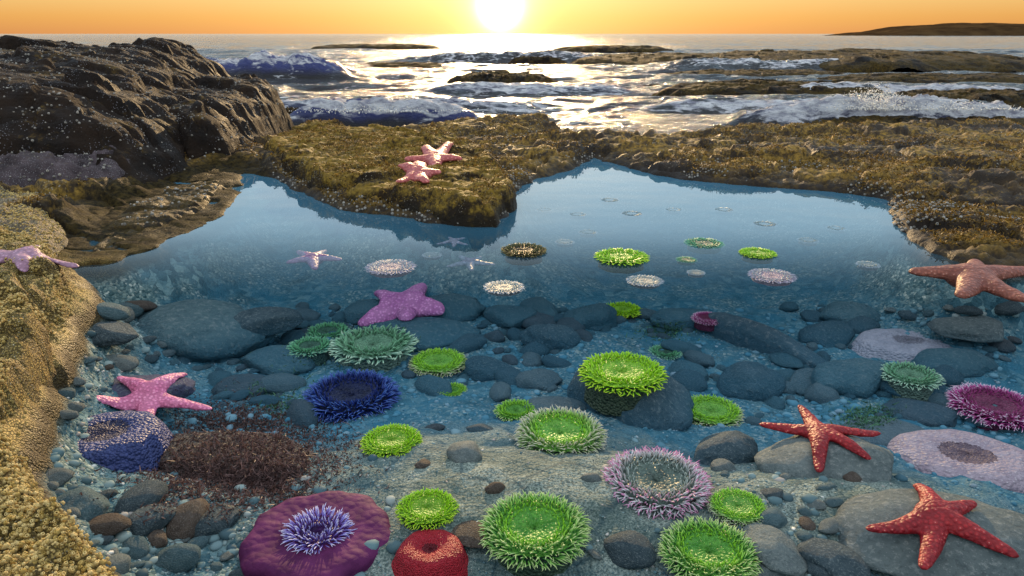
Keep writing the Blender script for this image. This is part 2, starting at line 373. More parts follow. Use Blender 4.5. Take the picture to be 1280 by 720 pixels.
M_bould = rock_mat('dark_boulder', (.006,.0035,.0025), (.030,.018,.011), (.13,.076,.015), .58, .20, .5, (.26,.24,.25), 1.0, .75, .025, None, .13)
M_foot = rock_mat('purple_grey_rock', (.03,.02,.022), (.13,.095,.10), (.14,.10,.05), .60, .2, 1.0, (.42,.38,.38), 1.6, .7, .02, None, .2)
M_ledge = rock_mat('weedy_ledge', (.010,.006,.0035), (.05,.030,.014), (.30,.18,.026), .38, .2, .4, (.5,.42,.3), 1.3, .75, .02, wet=.045, spec=.15)
M_gold = rock_mat('golden_rock', (.28,.17,.045), (.76,.53,.16), (.82,.58,.16), .42, .25, .9, (.9,.78,.54), 1.7, .7, .03, wet=.0, spec=.25, grain=.8)
M_grey = rock_mat('grey_gold_rock', (.18,.13,.08), (.46,.37,.24), (.46,.35,.12), .55, .2, .8, (.65,.6,.5), 1.7, .7, .02, wet=.0, spec=.25, grain=.6)
M_reef = rock_mat('sea_reef', (.005,.004,.003), (.020,.013,.008), (.085,.052,.010), .44, .2, .0, (.3,.25,.2), .6, .8, .06, None, .10)

bl = W([(-260,262),(0,256),(100,250),(180,243),(240,222),(270,196)]) + [(-2.75,7.2),(-3.3,9.5),(-9,9.5),(-9,4.6)]
patch_rock('huge dark brown boulder with white barnacle flecks rising at the left edge behind the pool', 'boulder', bl,
           lambda x, y: .50+.22*sst(-2.3, -4.0, x)+.02*(y-5), .8, M_bould, zbot=-.1, res=.022, amp=.03, fr=1.2, seed=4, jit=.03, fine=.012, fc=.11, fs=(.95,1.5), ex_=.6, ter=.14)
bl2 = W([(232,214),(300,205),(340,178),(352,164)]) + [(-2.3,8.0),(-2.75,8.6),(-3.5,8.2),(-3.3,6.2)]
patch_rock('dark block of rock joined to the right end of the huge boulder', 'boulder', bl2,
           lambda x, y: .43+.0*x, .30, M_bould, zbot=-.1, res=.02, amp=.03, fr=1.8, seed=14, jit=.03, fine=.012, fc=.10, fs=(1.3,1.6), ter=.12)
lg = W([(322,196),(350,222),(388,243),(432,262),(500,270),(570,285),(628,286),(650,262),(640,232),(610,205),(560,188),(470,178),(380,176)], .0)
patch_rock('low mossy brown ledge jutting into the pool with two pink starfish on top', 'rock ledge', lg,
           lambda x, y: .13+.012*(y-4.0), .09, M_ledge, zbot=-.3, res=.013, amp=.02, fr=3, seed=24, jit=.045, fine=.018, fc=.045, fs=(2.2,3.2), ex_=.5)
sh = W([(82,322),(100,290),(150,258),(220,232),(300,218),(305,236),(262,272),(200,298),(140,318),(100,328)])
patch_rock('flat wet brown shelf of rock barely above the water below the huge boulder', 'rock shelf', sh,
           .022, .16, M_ledge, zbot=-.3, res=.014, amp=.025, fr=3.5, seed=34, jit=.03, fine=.018, fc=.03, fs=(2.2,3.2))
patch_rock('low purple-grey rock crusted with barnacles at the foot of the huge boulder', 'rock', W([(-200,268),(0,260),(90,257),(168,246),(200,228),(160,206),(0,200),(-200,206)]),
           .22, .22, M_foot, zbot=-.2, res=.016, amp=.04, fr=3, seed=44, jit=.03, fine=.022, fc=.06, fs=(2,2.5), ter=.06)
patch_rock('rounded grey and gold rock at the left edge carrying the lavender starfish', 'rock', W([(-160,360),(60,338),(100,325),(106,290),(92,262),(0,252),(-160,256)], .02),
           .13, .20, M_grey, zbot=-.35, res=.012, amp=.05, fr=4.5, seed=54, jit=.03, fine=.02, fc=.03, fs=(3,3))
patch_rock('mossy yellow-brown rock at the left edge just below the lavender starfish', 'rock', W([(-200,440),(50,432),(96,412),(108,375),(96,338),(40,326),(-200,335)], .0),
           .13, .10, M_gold, zbot=-.35, res=.008, amp=.065, fr=7, seed=64, jit=.035, fine=.026, fc=.03, fs=(5,5))
patch_rock('golden barnacle-crusted rock at the left edge, third one down', 'rock', W([(-250,570),(20,560),(52,515),(80,465),(90,430),(40,412),(-250,420)], .0),
           .14, .08, M_gold, zbot=-.35, res=.0065, amp=.06, fr=9, seed=74, jit=.03, fine=.024, fc=.03, fs=(6,6))
patch_rock('golden crusted rock filling the bottom left corner of the shore', 'rock', W([(-380,1000),(230,900),(172,735),(122,690),(78,640),(44,590),(28,545),(-300,535)], .0),
           .12, .07, M_gold, zbot=-.35, res=.0055, amp=.06, fr=10, seed=84, jit=.025, fine=.022, fc=.03, fs=(6,6))

# ---------------------------------------------------------------- stones
def lump(seed, sub=4, flat=.0, amp=.28, cuts=5):
    V, Fc = ICO[sub]; V = V.copy(); s = seed*3.7
    n = fbm(V[:,0]*1.1+s, V[:,1]*1.1, V[:,2]*1.1, 4, seed); r = 1+amp*n+.06*ridged(V[:,0]*2.5+s, V[:,1]*2.5, V[:,2]*2.5, 3, seed)
    V = V*r[:, None]
    rg = np.random.default_rng(seed)
    for _ in range(cuts):
        d = rg.normal(0, 1, 3); d /= np.linalg.norm(d); c = rg.uniform(.68, .9); q = V@d; V -= np.outer(np.maximum(q-c, 0)*.8, d)
    V[:, 2] = np.where(V[:, 2] > 0, V[:, 2], V[:, 2]*.7)
    return V, Fc
MS = {'dark': stone_mat('dark_stone', (.06,.10,.12), (.16,.21,.225)), 'teal': stone_mat('teal_stone', (.095,.185,.215), (.21,.32,.33)),
      'grey': stone_mat('grey_stone', (.18,.225,.225), (.36,.41,.38), (.56,.57,.52)), 'sand': stone_mat('sandy_stone', (.24,.24,.22), (.42,.41,.36), (.55,.52,.46)),
      'brown': stone_mat('brown_stone', (.10,.075,.06), (.25,.19,.145), (.42,.38,.33)), 'lav': stone_mat('lavender_stone', (.14,.13,.22), (.28,.26,.38)),
      'log': stone_mat('crusted_stone', (.07,.08,.08), (.20,.20,.18), (.50,.48,.42))}
def stone(px, py, w, mk, label, hr=.55, dr=.8, seed=None, cat='stone', rot=None, sub=4, sink=.3):
    seed = seed or int(px*7+py) % 97
    p = cast(px, py)
    r = w*wpp(p)/2; V, Fc = lump(seed, sub)
    zc = p.z + r*hr*(.5-sink)*.6; sz = r*hr
    a = random.uniform(0, 6.28) if rot is None else rot
    if rot is None and abs(dr-1) > .25: a = random.uniform(-.3, .3)
    V = V*np.array([r, r*dr, sz]); ca, sa = math.cos(a), math.sin(a)
    V = np.stack([V[:,0]*ca-V[:,1]*sa, V[:,0]*sa+V[:,1]*ca, V[:,2]], 1)
    me = mk_mesh('stone', V/r, Fc)
    o = obj('stone', me, MS[mk], label=label, category=cat); o.location = (p.x, p.y, zc); o.scale = (r, r, r)
    Vw = V+np.array([p.x, p.y, zc]); BVH.append(BVHTree.FromPolygons(Vw.tolist(), Fc.tolist()))
    return o
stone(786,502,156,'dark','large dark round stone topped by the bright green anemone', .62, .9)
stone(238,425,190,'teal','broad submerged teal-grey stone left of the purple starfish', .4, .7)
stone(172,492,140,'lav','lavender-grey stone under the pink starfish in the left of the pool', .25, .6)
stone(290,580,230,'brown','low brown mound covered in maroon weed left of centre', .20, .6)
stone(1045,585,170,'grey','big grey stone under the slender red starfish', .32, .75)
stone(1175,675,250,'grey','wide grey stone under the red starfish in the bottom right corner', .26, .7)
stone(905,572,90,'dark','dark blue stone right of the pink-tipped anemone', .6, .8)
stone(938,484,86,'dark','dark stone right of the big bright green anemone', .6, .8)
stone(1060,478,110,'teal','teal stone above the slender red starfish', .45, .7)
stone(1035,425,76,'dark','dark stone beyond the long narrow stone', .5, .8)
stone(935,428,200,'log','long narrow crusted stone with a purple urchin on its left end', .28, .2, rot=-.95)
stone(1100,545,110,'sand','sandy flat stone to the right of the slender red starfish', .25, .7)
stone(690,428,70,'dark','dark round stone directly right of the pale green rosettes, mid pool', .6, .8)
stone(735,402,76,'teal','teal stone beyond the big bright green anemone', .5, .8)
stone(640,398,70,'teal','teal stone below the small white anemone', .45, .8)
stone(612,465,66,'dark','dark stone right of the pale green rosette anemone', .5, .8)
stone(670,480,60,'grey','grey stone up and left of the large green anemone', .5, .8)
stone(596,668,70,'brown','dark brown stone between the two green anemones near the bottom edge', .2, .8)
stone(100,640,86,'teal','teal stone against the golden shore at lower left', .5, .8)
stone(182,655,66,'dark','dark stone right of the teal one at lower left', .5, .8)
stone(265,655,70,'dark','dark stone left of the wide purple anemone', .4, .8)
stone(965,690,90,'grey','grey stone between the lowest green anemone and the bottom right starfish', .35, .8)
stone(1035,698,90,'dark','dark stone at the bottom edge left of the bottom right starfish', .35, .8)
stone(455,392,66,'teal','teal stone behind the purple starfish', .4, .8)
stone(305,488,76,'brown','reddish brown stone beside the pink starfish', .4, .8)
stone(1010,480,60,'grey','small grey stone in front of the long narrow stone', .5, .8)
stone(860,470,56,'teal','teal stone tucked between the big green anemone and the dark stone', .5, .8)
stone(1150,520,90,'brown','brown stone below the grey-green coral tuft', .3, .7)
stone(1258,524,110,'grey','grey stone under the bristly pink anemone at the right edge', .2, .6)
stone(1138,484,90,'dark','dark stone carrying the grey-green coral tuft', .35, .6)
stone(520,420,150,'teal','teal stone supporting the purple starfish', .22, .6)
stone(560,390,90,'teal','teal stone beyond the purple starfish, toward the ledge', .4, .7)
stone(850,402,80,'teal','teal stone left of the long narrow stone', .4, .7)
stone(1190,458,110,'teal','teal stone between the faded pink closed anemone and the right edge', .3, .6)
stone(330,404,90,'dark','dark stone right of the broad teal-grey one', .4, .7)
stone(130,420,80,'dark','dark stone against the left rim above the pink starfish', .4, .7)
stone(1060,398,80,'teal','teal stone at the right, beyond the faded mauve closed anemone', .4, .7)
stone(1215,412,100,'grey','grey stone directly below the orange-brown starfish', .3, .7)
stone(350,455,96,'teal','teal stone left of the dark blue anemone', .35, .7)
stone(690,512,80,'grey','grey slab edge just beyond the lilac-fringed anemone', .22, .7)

# ---------------------------------------------------------------- small stones (individuals)
FEAT = [(138,562,85,55),(400,665,125,75),(443,492,72,50),(490,552,48,34),(534,634,50,40),(538,700,75,60),(668,665,80,65),(700,548,70,52),(820,597,78,62),
        (885,690,72,42),(922,628,44,32),(888,515,50,36),(778,470,80,55),(548,450,45,32),(185,495,90,42),(505,395,62,35),(1025,545,85,45),(1170,650,110,55),(1205,580,100,60),(1240,495,60,40),(290,575,120,65),(1135,428,68,32),(935,420,75,42),(778,384,30,16)]
protos = [lump(200+i, 3, amp=.24, cuts=4) for i in range(12)]
SC = {'dark': 'small dark rounded stone among the many scattered on the pool floor', 'teal': 'small teal-grey rounded stone among the many scattered on the pool floor',
      'grey': 'small pale grey rounded stone among the many scattered on the pool floor', 'brown': 'small brown rounded stone among the many scattered on the pool floor'}
pm = {}
cnt = 0; tries = 0; placed = []
while cnt < 190 and tries < 12000:
    tries += 1
    v = random.random()**1.1; py = 384+v*336; px = random.uniform(60, 1270)
    if any(((px-a)/(rx))**2+((py-b)/ry)**2 < 1 for a, b, rx, ry in FEAT): continue
    if 380 < px < 860 and 490 < py < 720 and random.random() < .96: continue
    if px > 930 and py > 530 and random.random() < .65: continue
    p = cast(px, py); g = cast_ground(px, py)
    if p.z > -.05 or g is None or (p-g).length > .012: continue
    r = (.013+.045*random.random()**1.8)*(1+.45*(p.y-1)*.6)
    if any((p.x-a)**2+(p.y-b)**2 < ((r+c)*.75)**2 for a, b, c in placed): continue
    placed.append((p.x, p.y, r))
    mk = random.choices(['dark','teal','grey','brown'], [3,5,4,2])[0]; pi = random.randrange(12)
    if (mk, pi) not in pm:
        me = mk_mesh('pebble', *protos[pi]); me.materials.append(MS[mk]); pm[(mk, pi)] = me
    o = obj('pebble', pm[(mk, pi)], None, label=SC[mk], category='stone', group={'dark':'dark small stones','teal':'teal small stones','grey':'grey small stones','brown':'brown small stones'}[mk])
    o.location = (p.x, p.y, p.z+r*.04); o.scale = (r*random.uniform(.9,1.4), r*random.uniform(.75,1.0), r*random.uniform(.4,.7)); o.rotation_euler = (random.uniform(-.2,.2), random.uniform(-.2,.2), random.uniform(0,6.3))
    cnt += 1

# ---------------------------------------------------------------- gravel (stuff)
def gravel(n):
    V0, F0 = ICO[1]; Vs = []; Fs = []; rn = []; b = 0
    V1, F1 = ICO[2]; q1 = fbm(V1[:,0]*1.3, V1[:,1]*1.3, V1[:,2]*1.3, 3, 5)
    for i in range(n):
        py = 385+335*random.random(); px = random.uniform(40, 1270); q = cast_ground(px, py)
        if q is None or q.z > -.05: continue
        md = max(math.exp(-((q.x-M1.x)/.6)**2-((q.y-M1.y)/.55)**2), .9*math.exp(-((q.x-M2.x)/.45)**2-((q.y-M2.y)/.45)**2))
        if random.random() < md*.8: continue
        big = random.random() < .08*(1-md)
        r = (.008+.010*random.random()) if big else (.0015+.006*random.random()**2)*(1-.5*md)
        a = np.array([random.uniform(.7,1.4), random.uniform(.7,1.2), random.uniform(.45,.8)])*r
        vv, ff = (V1, F1) if big else (V0, F0)
        W_ = vv*a*((1+.3*q1)[:, None] if big else (1+.25*rng.standard_normal((len(V0), 1))))
        c_, s_ = math.cos(i), math.sin(i); W_ = np.stack([W_[:,0]*c_-W_[:,1]*s_, W_[:,0]*s_+W_[:,1]*c_, W_[:,2]], 1)
        Vs.append(W_+np.array(q)); Fs.append(ff+b); b += len(vv); rn += [random.random()*(.9 if big else 1)]*len(vv)
    return np.concatenate(Vs), np.concatenate(Fs), np.array(rn)
V, Fc, rn = gravel(18000)
kk = NT('gravel'); gm = kk.done(kk.pbr(kk.mix(kk.rng(kk.posz(), -.13, -.3, 0, .6), kk.ramp(kk.attr('rnd'), [(0,(.04,.07,.08)),(.4,(.11,.18,.19)),(.75,(.23,.29,.27)),(.93,(.34,.28,.24)),(1,(.70,.69,.62))]), tuple(x*1.4 for x in WATER_TINT)), .7, None, .1))  # gravel colour also carries the painted water blue as it gets deeper
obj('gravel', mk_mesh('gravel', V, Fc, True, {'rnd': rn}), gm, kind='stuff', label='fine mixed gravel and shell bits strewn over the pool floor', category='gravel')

# ---------------------------------------------------------------- starfish
def starfish(c, tips, label, m, z=None, w=.24, hh=.5, bend=.06, seed=0, group=None, flat=False, low=.14):
    cp = cast(*c) if z is None else at(c[0], c[1], z)
    Vs = []; Fs = []; b = 0
    rs = random.Random(seed+5)
    tw = [at(a, bb, cp.z) for a, bb in tips]; Rm = sum((t-cp).length for t in tw)/len(tw)
    for t in tw:
        L = (t-cp).length; d = (t-cp)/L; n = Vector((-d.y, d.x, 0)); bd = rs.uniform(-1, 1)*bend*L
        S = 22; K = 14
        for i in range(S+1):
            s = i/S; q = d*(L*s)+n*(bd*math.sin(s*math.pi*.9))
            ww = w*Rm*(1-.66*s**.95)*math.sqrt(max(1-max(0,(s-.88)/.12)**2*.85, 0.02))
            up = .16*Rm*max(0, s-.8)
            for k in range(K):
                a = 2*math.pi*k/K; x = math.cos(a)*ww; zz = math.sin(a)*ww*hh*(1.5 if math.sin(a) > 0 else .5)
                Vs.append((q.x+n.x*x, q.y+n.y*x, zz+up*.3))
        for i in range(S):
            for k in range(K):
                k2 = (k+1) % K; Fs.append((b+i*K+k, b+i*K+k2, b+(i+1)*K+k2, b+(i+1)*K+k))
        for i, rev in ((0, True), (S, False)):
            ci = len(Vs); q = Vector((0,0,0)) if i == 0 else d*L*1.01; Vs.append((q.x, q.y, up*.3 if i else 0))
            for k in range(K):
                k2 = (k+1) % K; tri = (b+i*K+k, b+i*K+k2, ci); Fs.append(tri if not rev else tri[::-1])
        b = len(Vs)
    V0, F0 = ICO[3]; Vd = V0*np.array([w*Rm*1.3, w*Rm*1.3, w*Rm*.80*hh*2*.9])
    Fs += [tuple(int(x)+b for x in f) for f in F0]; Vs += [tuple(v) for v in Vd]
    me = bpy.data.meshes.new('tmp'); me.from_pydata(Vs, [], Fs); me.update()
    o = bpy.data.objects.new('tmp', me); C.objects.link(o)
    r = o.modifiers.new('r', 'REMESH'); r.mode = 'VOXEL'; r.voxel_size = Rm/46
    s = o.modifiers.new('s', 'SMOOTH'); s.factor = .6; s.iterations = 8
    dg = bpy.context.evaluated_depsgraph_get(); nm = bpy.data.meshes.new_from_object(o.evaluated_get(dg)); bpy.data.objects.remove(o)
    nv = len(nm.vertices); co = np.zeros(nv*3, np.float32); nm.vertices.foreach_get('co', co); co = co.reshape(-1, 3)
    lo, hi = co.min(0)-.005, co.max(0)+.005; G = 22
    gx = np.linspace(lo[0], hi[0], G); gy = np.linspace(lo[1], hi[1], G)
    Hh = np.array([[drop(cp.x+a, cp.y+bb, .6) for a in gx] for bb in gy])
    Hh = np.clip(Hh, cp.z-low*Rm*(.02 if flat else 1), cp.z+.2*Rm*(.02 if flat else 1))
    for _ in range(4):
        Pd = np.pad(Hh, 1, 'edge'); Hh = (Pd[:-2,1:-1]+Pd[2:,1:-1]+Pd[1:-1,:-2]+Pd[1:-1,2:]+2*Hh)/6
    fx = np.clip((co[:,0]-lo[0])/(hi[0]-lo[0])*(G-1), 0, G-1.001); fy = np.clip((co[:,1]-lo[1])/(hi[1]-lo[1])*(G-1), 0, G-1.001)
    ix = fx.astype(int); iy = fy.astype(int); fx -= ix; fy -= iy
    hz = Hh[iy, ix]*(1-fx)*(1-fy)+Hh[iy, ix+1]*fx*(1-fy)+Hh[iy+1, ix]*(1-fx)*fy+Hh[iy+1, ix+1]*fx*fy
    co[:, 2] += hz + w*Rm*hh*.5 - cp.z
    co[:, 2] += Rm*.010*vn(co[:,0]*9/Rm, co[:,1]*9/Rm, co[:,2]*9/Rm, 3)
    nm.vertices.foreach_set('co', co.ravel()); nm.polygons.foreach_set('use_smooth', np.ones(len(nm.polygons), bool)); nm.update(); nm.name = 'starfish'
    nm.materials.clear()
    o = obj('starfish', nm, m, label=label, category='starfish'); o.location = cp
    if group: o['group'] = group
    return o
SM_red = star_mat('red_star', (.21,.005,.010), (.38,.016,.018), (.58,.20,.16), 95)
SM_or = star_mat('orange_star', (.19,.05,.03), (.33,.10,.06), (.52,.32,.24))
SM_pink = star_mat('pink_star', (.62,.13,.27), (.82,.27,.43), (.92,.58,.68), 95)
SM_pur = star_mat('purple_star', (.42,.12,.36), (.64,.27,.52), (.85,.6,.8))
SM_lav = star_mat('lavender_star', (.30,.14,.20), (.46,.25,.33), (.66,.48,.55))
SM_cor = star_mat('coral_star', (.42,.07,.06), (.60,.16,.14), (.78,.46,.38), 60)
SM_pal = star_mat('pale_star', (.10,.13,.18), (.17,.19,.25), (.26,.27,.33), 60)
SM_fad = star_mat('faded_pink_star', (.20,.10,.20), (.28,.16,.27), (.38,.28,.36), 60)
starfish((1168,648), [(1082,655),(1152,706),(1276,692),(1218,630),(1143,603)], 'red starfish sprawled on the wide grey stone in the bottom right corner', SM_red, w=.215, seed=1)
starfish((1022,543), [(948,529),(998,505),(1102,541),(1090,575),(1024,590)], 'slender red starfish on the grey stone right of the pink-tipped anemone', SM_red, w=.19, seed=2, low=.08)
starfish((1212,352), [(1134,346),(1196,378),(1290,386),(1296,345),(1215,333)], 'orange-brown starfish at the water line by the right edge', SM_or, z=.004, w=.26, seed=3, flat=True)
starfish((186,495), [(106,522),(148,480),(232,463),(264,506),(190,543)], 'pink starfish lying under water in the left part of the pool', SM_pink, w=.18, hh=.45, seed=4)
starfish((504,394), [(448,408),(472,378),(530,374),(556,402),(508,420)], 'plump purple-pink starfish in the middle left of the pool', SM_pur, w=.38, hh=.55, seed=5, bend=.05)
starfish((28,322), [(-30,330),(-5,312),(52,312),(98,330),(30,340)], 'pale lavender starfish on the rounded rock at the left edge', SM_lav, w=.26, hh=.38, seed=6, low=.12)
starfish((524,222), [(496,232),(500,214),(530,206),(552,220),(536,234)], 'pink starfish on the mossy ledge, nearer the water of the two', SM_cor, w=.22, seed=7)
starfish((545,203), [(505,203),(530,190),(566,190),(578,206),(548,214)], 'pink starfish on the mossy ledge, farther back of the two', SM_cor, w=.20, seed=8)
starfish((393,326), [(358,332),(372,317),(408,316),(428,328),(395,340)], 'faded pink starfish at the surface in the far left of the pool', SM_fad, z=-.026, w=.26, seed=9, flat=True)
starfish((566,303), [(545,307),(560,298),(582,299),(586,308),(566,311)], 'small pale starfish in the water just off the tip of the ledge', SM_pal, z=-.008, w=.20, seed=10, flat=True)
starfish((588,330), [(558,336),(574,322),(602,323),(620,333),(590,341)], 'small pale starfish second out from the tip of the ledge', SM_pal, z=-.018, w=.22, seed=11, flat=True)

# ---------------------------------------------------------------- anemones
def lathe(prof, n=56, ruf=0, rk=7, seed=0):
    P = np.array(prof); m = len(P); a = np.linspace(0, 2*math.pi, n, endpoint=False)
    rr = P[:, 0][:, None]*(1+ruf*(P[:, 0][:, None]/max(P[:,0].max(),1e-6))**2*(np.sin(a*rk+seed)+.5*np.sin(a*(rk*2+1)+1.3*seed))[None, :])
    Zz = P[:, 1][:, None]+ruf*.5*(P[:, 0][:, None]/P[:,0].max())**2*np.cos(a*rk+seed*2)[None, :]
    V = np.stack([rr*np.cos(a), rr*np.sin(a), Zz+0*rr], 2).reshape(-1, 3)
    i = np.arange(m-1)[:, None]*n; j = np.arange(n)[None, :]; j2 = (j+1) % n
    Fc = np.stack([(i+j).ravel(), (i+j2).ravel(), (i+n+j2).ravel(), (i+n+j).ravel()], 1)
    return V, Fc
def tents(rings, seed):
    rg = np.random.default_rng(seed); Vs = []; Fs = []; T = []; Rn = []; Ri = []; b = 0; S = 6; K = 4
    for (n, rb, z0, L, a0, a1, w, ri) in rings:
        ph = (np.arange(n)+rg.uniform(-.4, .4, n))*2*math.pi/n
        Ln = L*rg.uniform(.75, 1.15, n); A0 = np.radians(a0+rg.normal(0, 9, n)); A1 = np.radians(a1+rg.normal(0, 16, n))
        r = rb*rg.uniform(.95, 1.05, n); z = z0+rg.uniform(-.015, .015, n); cu = rg.normal(0, .10, n); rnd = rg.random(n)
        rad = [1, 1, .92, .8, .6, .15]
        blk = np.zeros((n, S, K, 3))
        for i in range(S):
            s = i/(S-1); A = A0+(A1-A0)*s
            if i: r = r+np.sin(A)*Ln/(S-1); z = z+np.cos(A)*Ln/(S-1)
            p2 = ph+cu*s
            for k in range(K):
                q = 2*math.pi*k/K; u, v = math.cos(q)*w*rad[i], math.sin(q)*w*rad[i]
                rr = r+u*np.cos(A); blk[:, i, k, 0] = rr*np.cos(p2)-v*np.sin(p2); blk[:, i, k, 1] = rr*np.sin(p2)+v*np.cos(p2); blk[:, i, k, 2] = z-u*np.sin(A)
        Vs.append(blk.reshape(-1, 3))
        T.append(np.broadcast_to(np.linspace(0, 1, S)[None, :, None], (n, S, K)).ravel())
        Ri.append(np.full(n*S*K, ri)); Rn.append(np.repeat(rnd, S*K))
        base = (np.arange(n)*S*K)[:, None, None]+(np.arange(S-1)*K)[None, :, None]; k = np.arange(K)[None, None, :]; k2 = (k+1) % K
        f = np.stack([(base+k).ravel(), (base+k2).ravel(), (base+K+k2).ravel(), (base+K+k).ravel()], 1)+b
        Fs.append(f); b += n*S*K
    return np.concatenate(Vs), np.concatenate(Fs), {'t': np.concatenate(T), 'rnd': np.concatenate(Rn), 'ring': np.concatenate(Ri)}
PAL = {
 'green': (anem_mat('green_tentacles', (.04,.18,.04), (.24,.48,.08), (.68,.74,.32), (.30,.64,.03)), skin_mat('green_column', (.03,.06,.04), (.08,.13,.07), 5), skin_mat('green_disc', (.06,.26,.03), (.18,.48,.06), 5)),
 'lime': (anem_mat('lime_tentacles', (.08,.26,.01), (.36,.66,.01), (.74,.88,.05), (.38,.70,.01)), skin_mat('lime_column', (.03,.05,.03), (.08,.11,.06), 5), skin_mat('lime_disc', (.14,.38,.02), (.34,.62,.04), 5)),
 'fringe': (anem_mat('lilac_green_tentacles', (.10,.24,.05), (.38,.48,.20), (.70,.60,.52), (.32,.68,.03)), skin_mat('fringe_column', (.12,.13,.10), (.24,.26,.2), 5), skin_mat('fringe_disc', (.10,.34,.04), (.26,.58,.08), 5)),
 'pink': (anem_mat('pink_tipped_tentacles', (.18,.19,.18), (.70,.69,.68), (.76,.22,.46), (.40,.46,.40)), skin_mat('pink_column', (.2,.12,.14), (.35,.25,.26), 5), skin_mat('pink_disc', (.06,.09,.08), (.18,.24,.19), 5)),
 'magenta': (anem_mat('magenta_tentacles', (.22,.02,.12), (.50,.07,.28), (.85,.7,.8), (.3,.03,.15)), skin_mat('magenta_column', (.1,.02,.06), (.2,.05,.11), 5), skin_mat('magenta_disc', (.12,.02,.06), (.25,.05,.12), 5)),
 'blue': (anem_mat('blue_tentacles', (.006,.014,.09), (.016,.045,.26), (.10,.20,.52), (.012,.03,.18)), skin_mat('blue_column', (.01,.02,.08), (.04,.06,.2), 5), skin_mat('blue_disc', (.004,.008,.03), (.01,.02,.08), 5)),
 'violet': (anem_mat('violet_tentacles', (.10,.03,.20), (.25,.22,.62), (.80,.78,.95), (.22,.22,.5)), skin_mat('violet_skirt', (.05,.008,.04), (.12,.022,.085), 3, None, .003, .7, .08), skin_mat('violet_disc', (.03,.01,.06), (.08,.02,.14), 5)),
 'pale': (anem_mat('pale_tentacles', (.20,.24,.28), (.38,.42,.46), (.58,.60,.64), (.30,.38,.36)), skin_mat('pale_column', (.15,.2,.24), (.3,.34,.38), 5), skin_mat('pale_disc', (.2,.24,.25), (.36,.42,.4), 5)),
 'coral': (anem_mat('coral_tentacles', (.08,.17,.12), (.24,.42,.30), (.52,.70,.50), (.16,.38,.20)), skin_mat('coral_column', (.10,.16,.13), (.2,.3,.24), 5), skin_mat('coral_disc', (.08,.2,.12), (.18,.36,.22), 5)),
 'mauve': (anem_mat('mauve_tentacles', (.24,.18,.28), (.40,.33,.42), (.60,.53,.60), (.42,.44,.42)), skin_mat('mauve_column', (.25,.18,.23), (.38,.28,.36), 5), skin_mat('mauve_disc', (.34,.2,.28), (.44,.3,.38), 5)),
 'teal': (anem_mat('teal_tentacles', (.03,.15,.10), (.12,.38,.26), (.38,.64,.42), (.14,.44,.20)), skin_mat('teal_column', (.03,.1,.1), (.1,.2,.18), 5), skin_mat('teal_disc', (.03,.1,.07), (.08,.2,.14), 5)),
 'brown': (anem_mat('brown_tentacles', (.03,.022,.008), (.12,.085,.02), (.28,.22,.05), (.10,.10,.02)), skin_mat('brown_column', (.05,.03,.02), (.12,.08,.03), 5), skin_mat('brown_disc', (.03,.02,.01), (.1,.07,.02), 5)),
}
CL = {'red': skin_mat('red_skin', (.36,.006,.016), (.56,.022,.04), 7, (.66,.07,.09), .02), 'navy': skin_mat('navy_skin', (.028,.04,.13), (.055,.075,.22), 5, None, .02),
      'dusty': skin_mat('dusty_skin', (.24,.18,.22), (.37,.30,.34), 5, (.46,.40,.43), .01), 'palem': skin_mat('pale_mauve_skin', (.20,.22,.28), (.30,.31,.37), 5, None, .01)}
def empty(name, p, label, cat, s, rz=0, group=None):
    o = bpy.data.objects.new(name, None); C.objects.link(o); o.location = p; o.scale = (s, s, s); o.rotation_euler = (0, 0, rz); o['label'] = label; o['category'] = cat; o.empty_display_size = .1
    if group: o['group'] = group
    return o
STY = {
 'full': dict(h=.24, rings=[(126,.82,.08,.18,84,112,.016,1.0),(126,.82,.13,.19,66,98,.016,.95),(120,.79,.18,.19,46,78,.016,.9),(112,.74,.22,.18,30,58,.016,.85),(102,.68,.24,.16,16,40,.016,.7),(90,.61,.24,.13,2,24,.016,.45),(78,.53,.22,.10,-12,6,.0155,.3),(60,.45,.20,.07,-26,-10,.015,.2)]),
 'ring': dict(h=.20, rings=[(104,.87,.05,.13,86,108,.017,1.0),(104,.84,.10,.15,68,94,.018,.9),(98,.79,.14,.15,50,76,.019,.5),(92,.73,.17,.14,30,54,.020,.32),(84,.66,.19,.12,12,30,.020,.3),(74,.58,.19,.09,-4,10,.020,.25),(60,.50,.17,.06,-20,-10,.018,.2)]),
 'flat': dict(h=.13, rings=[(72,.82,.05,.17,80,100,.026,1.0),(68,.76,.09,.19,62,86,.027,.7),(62,.68,.12,.18,38,60,.028,.4),(54,.58,.13,.15,12,30,.028,.3),(44,.48,.12,.11,-10,5,.025,.2)]),
}
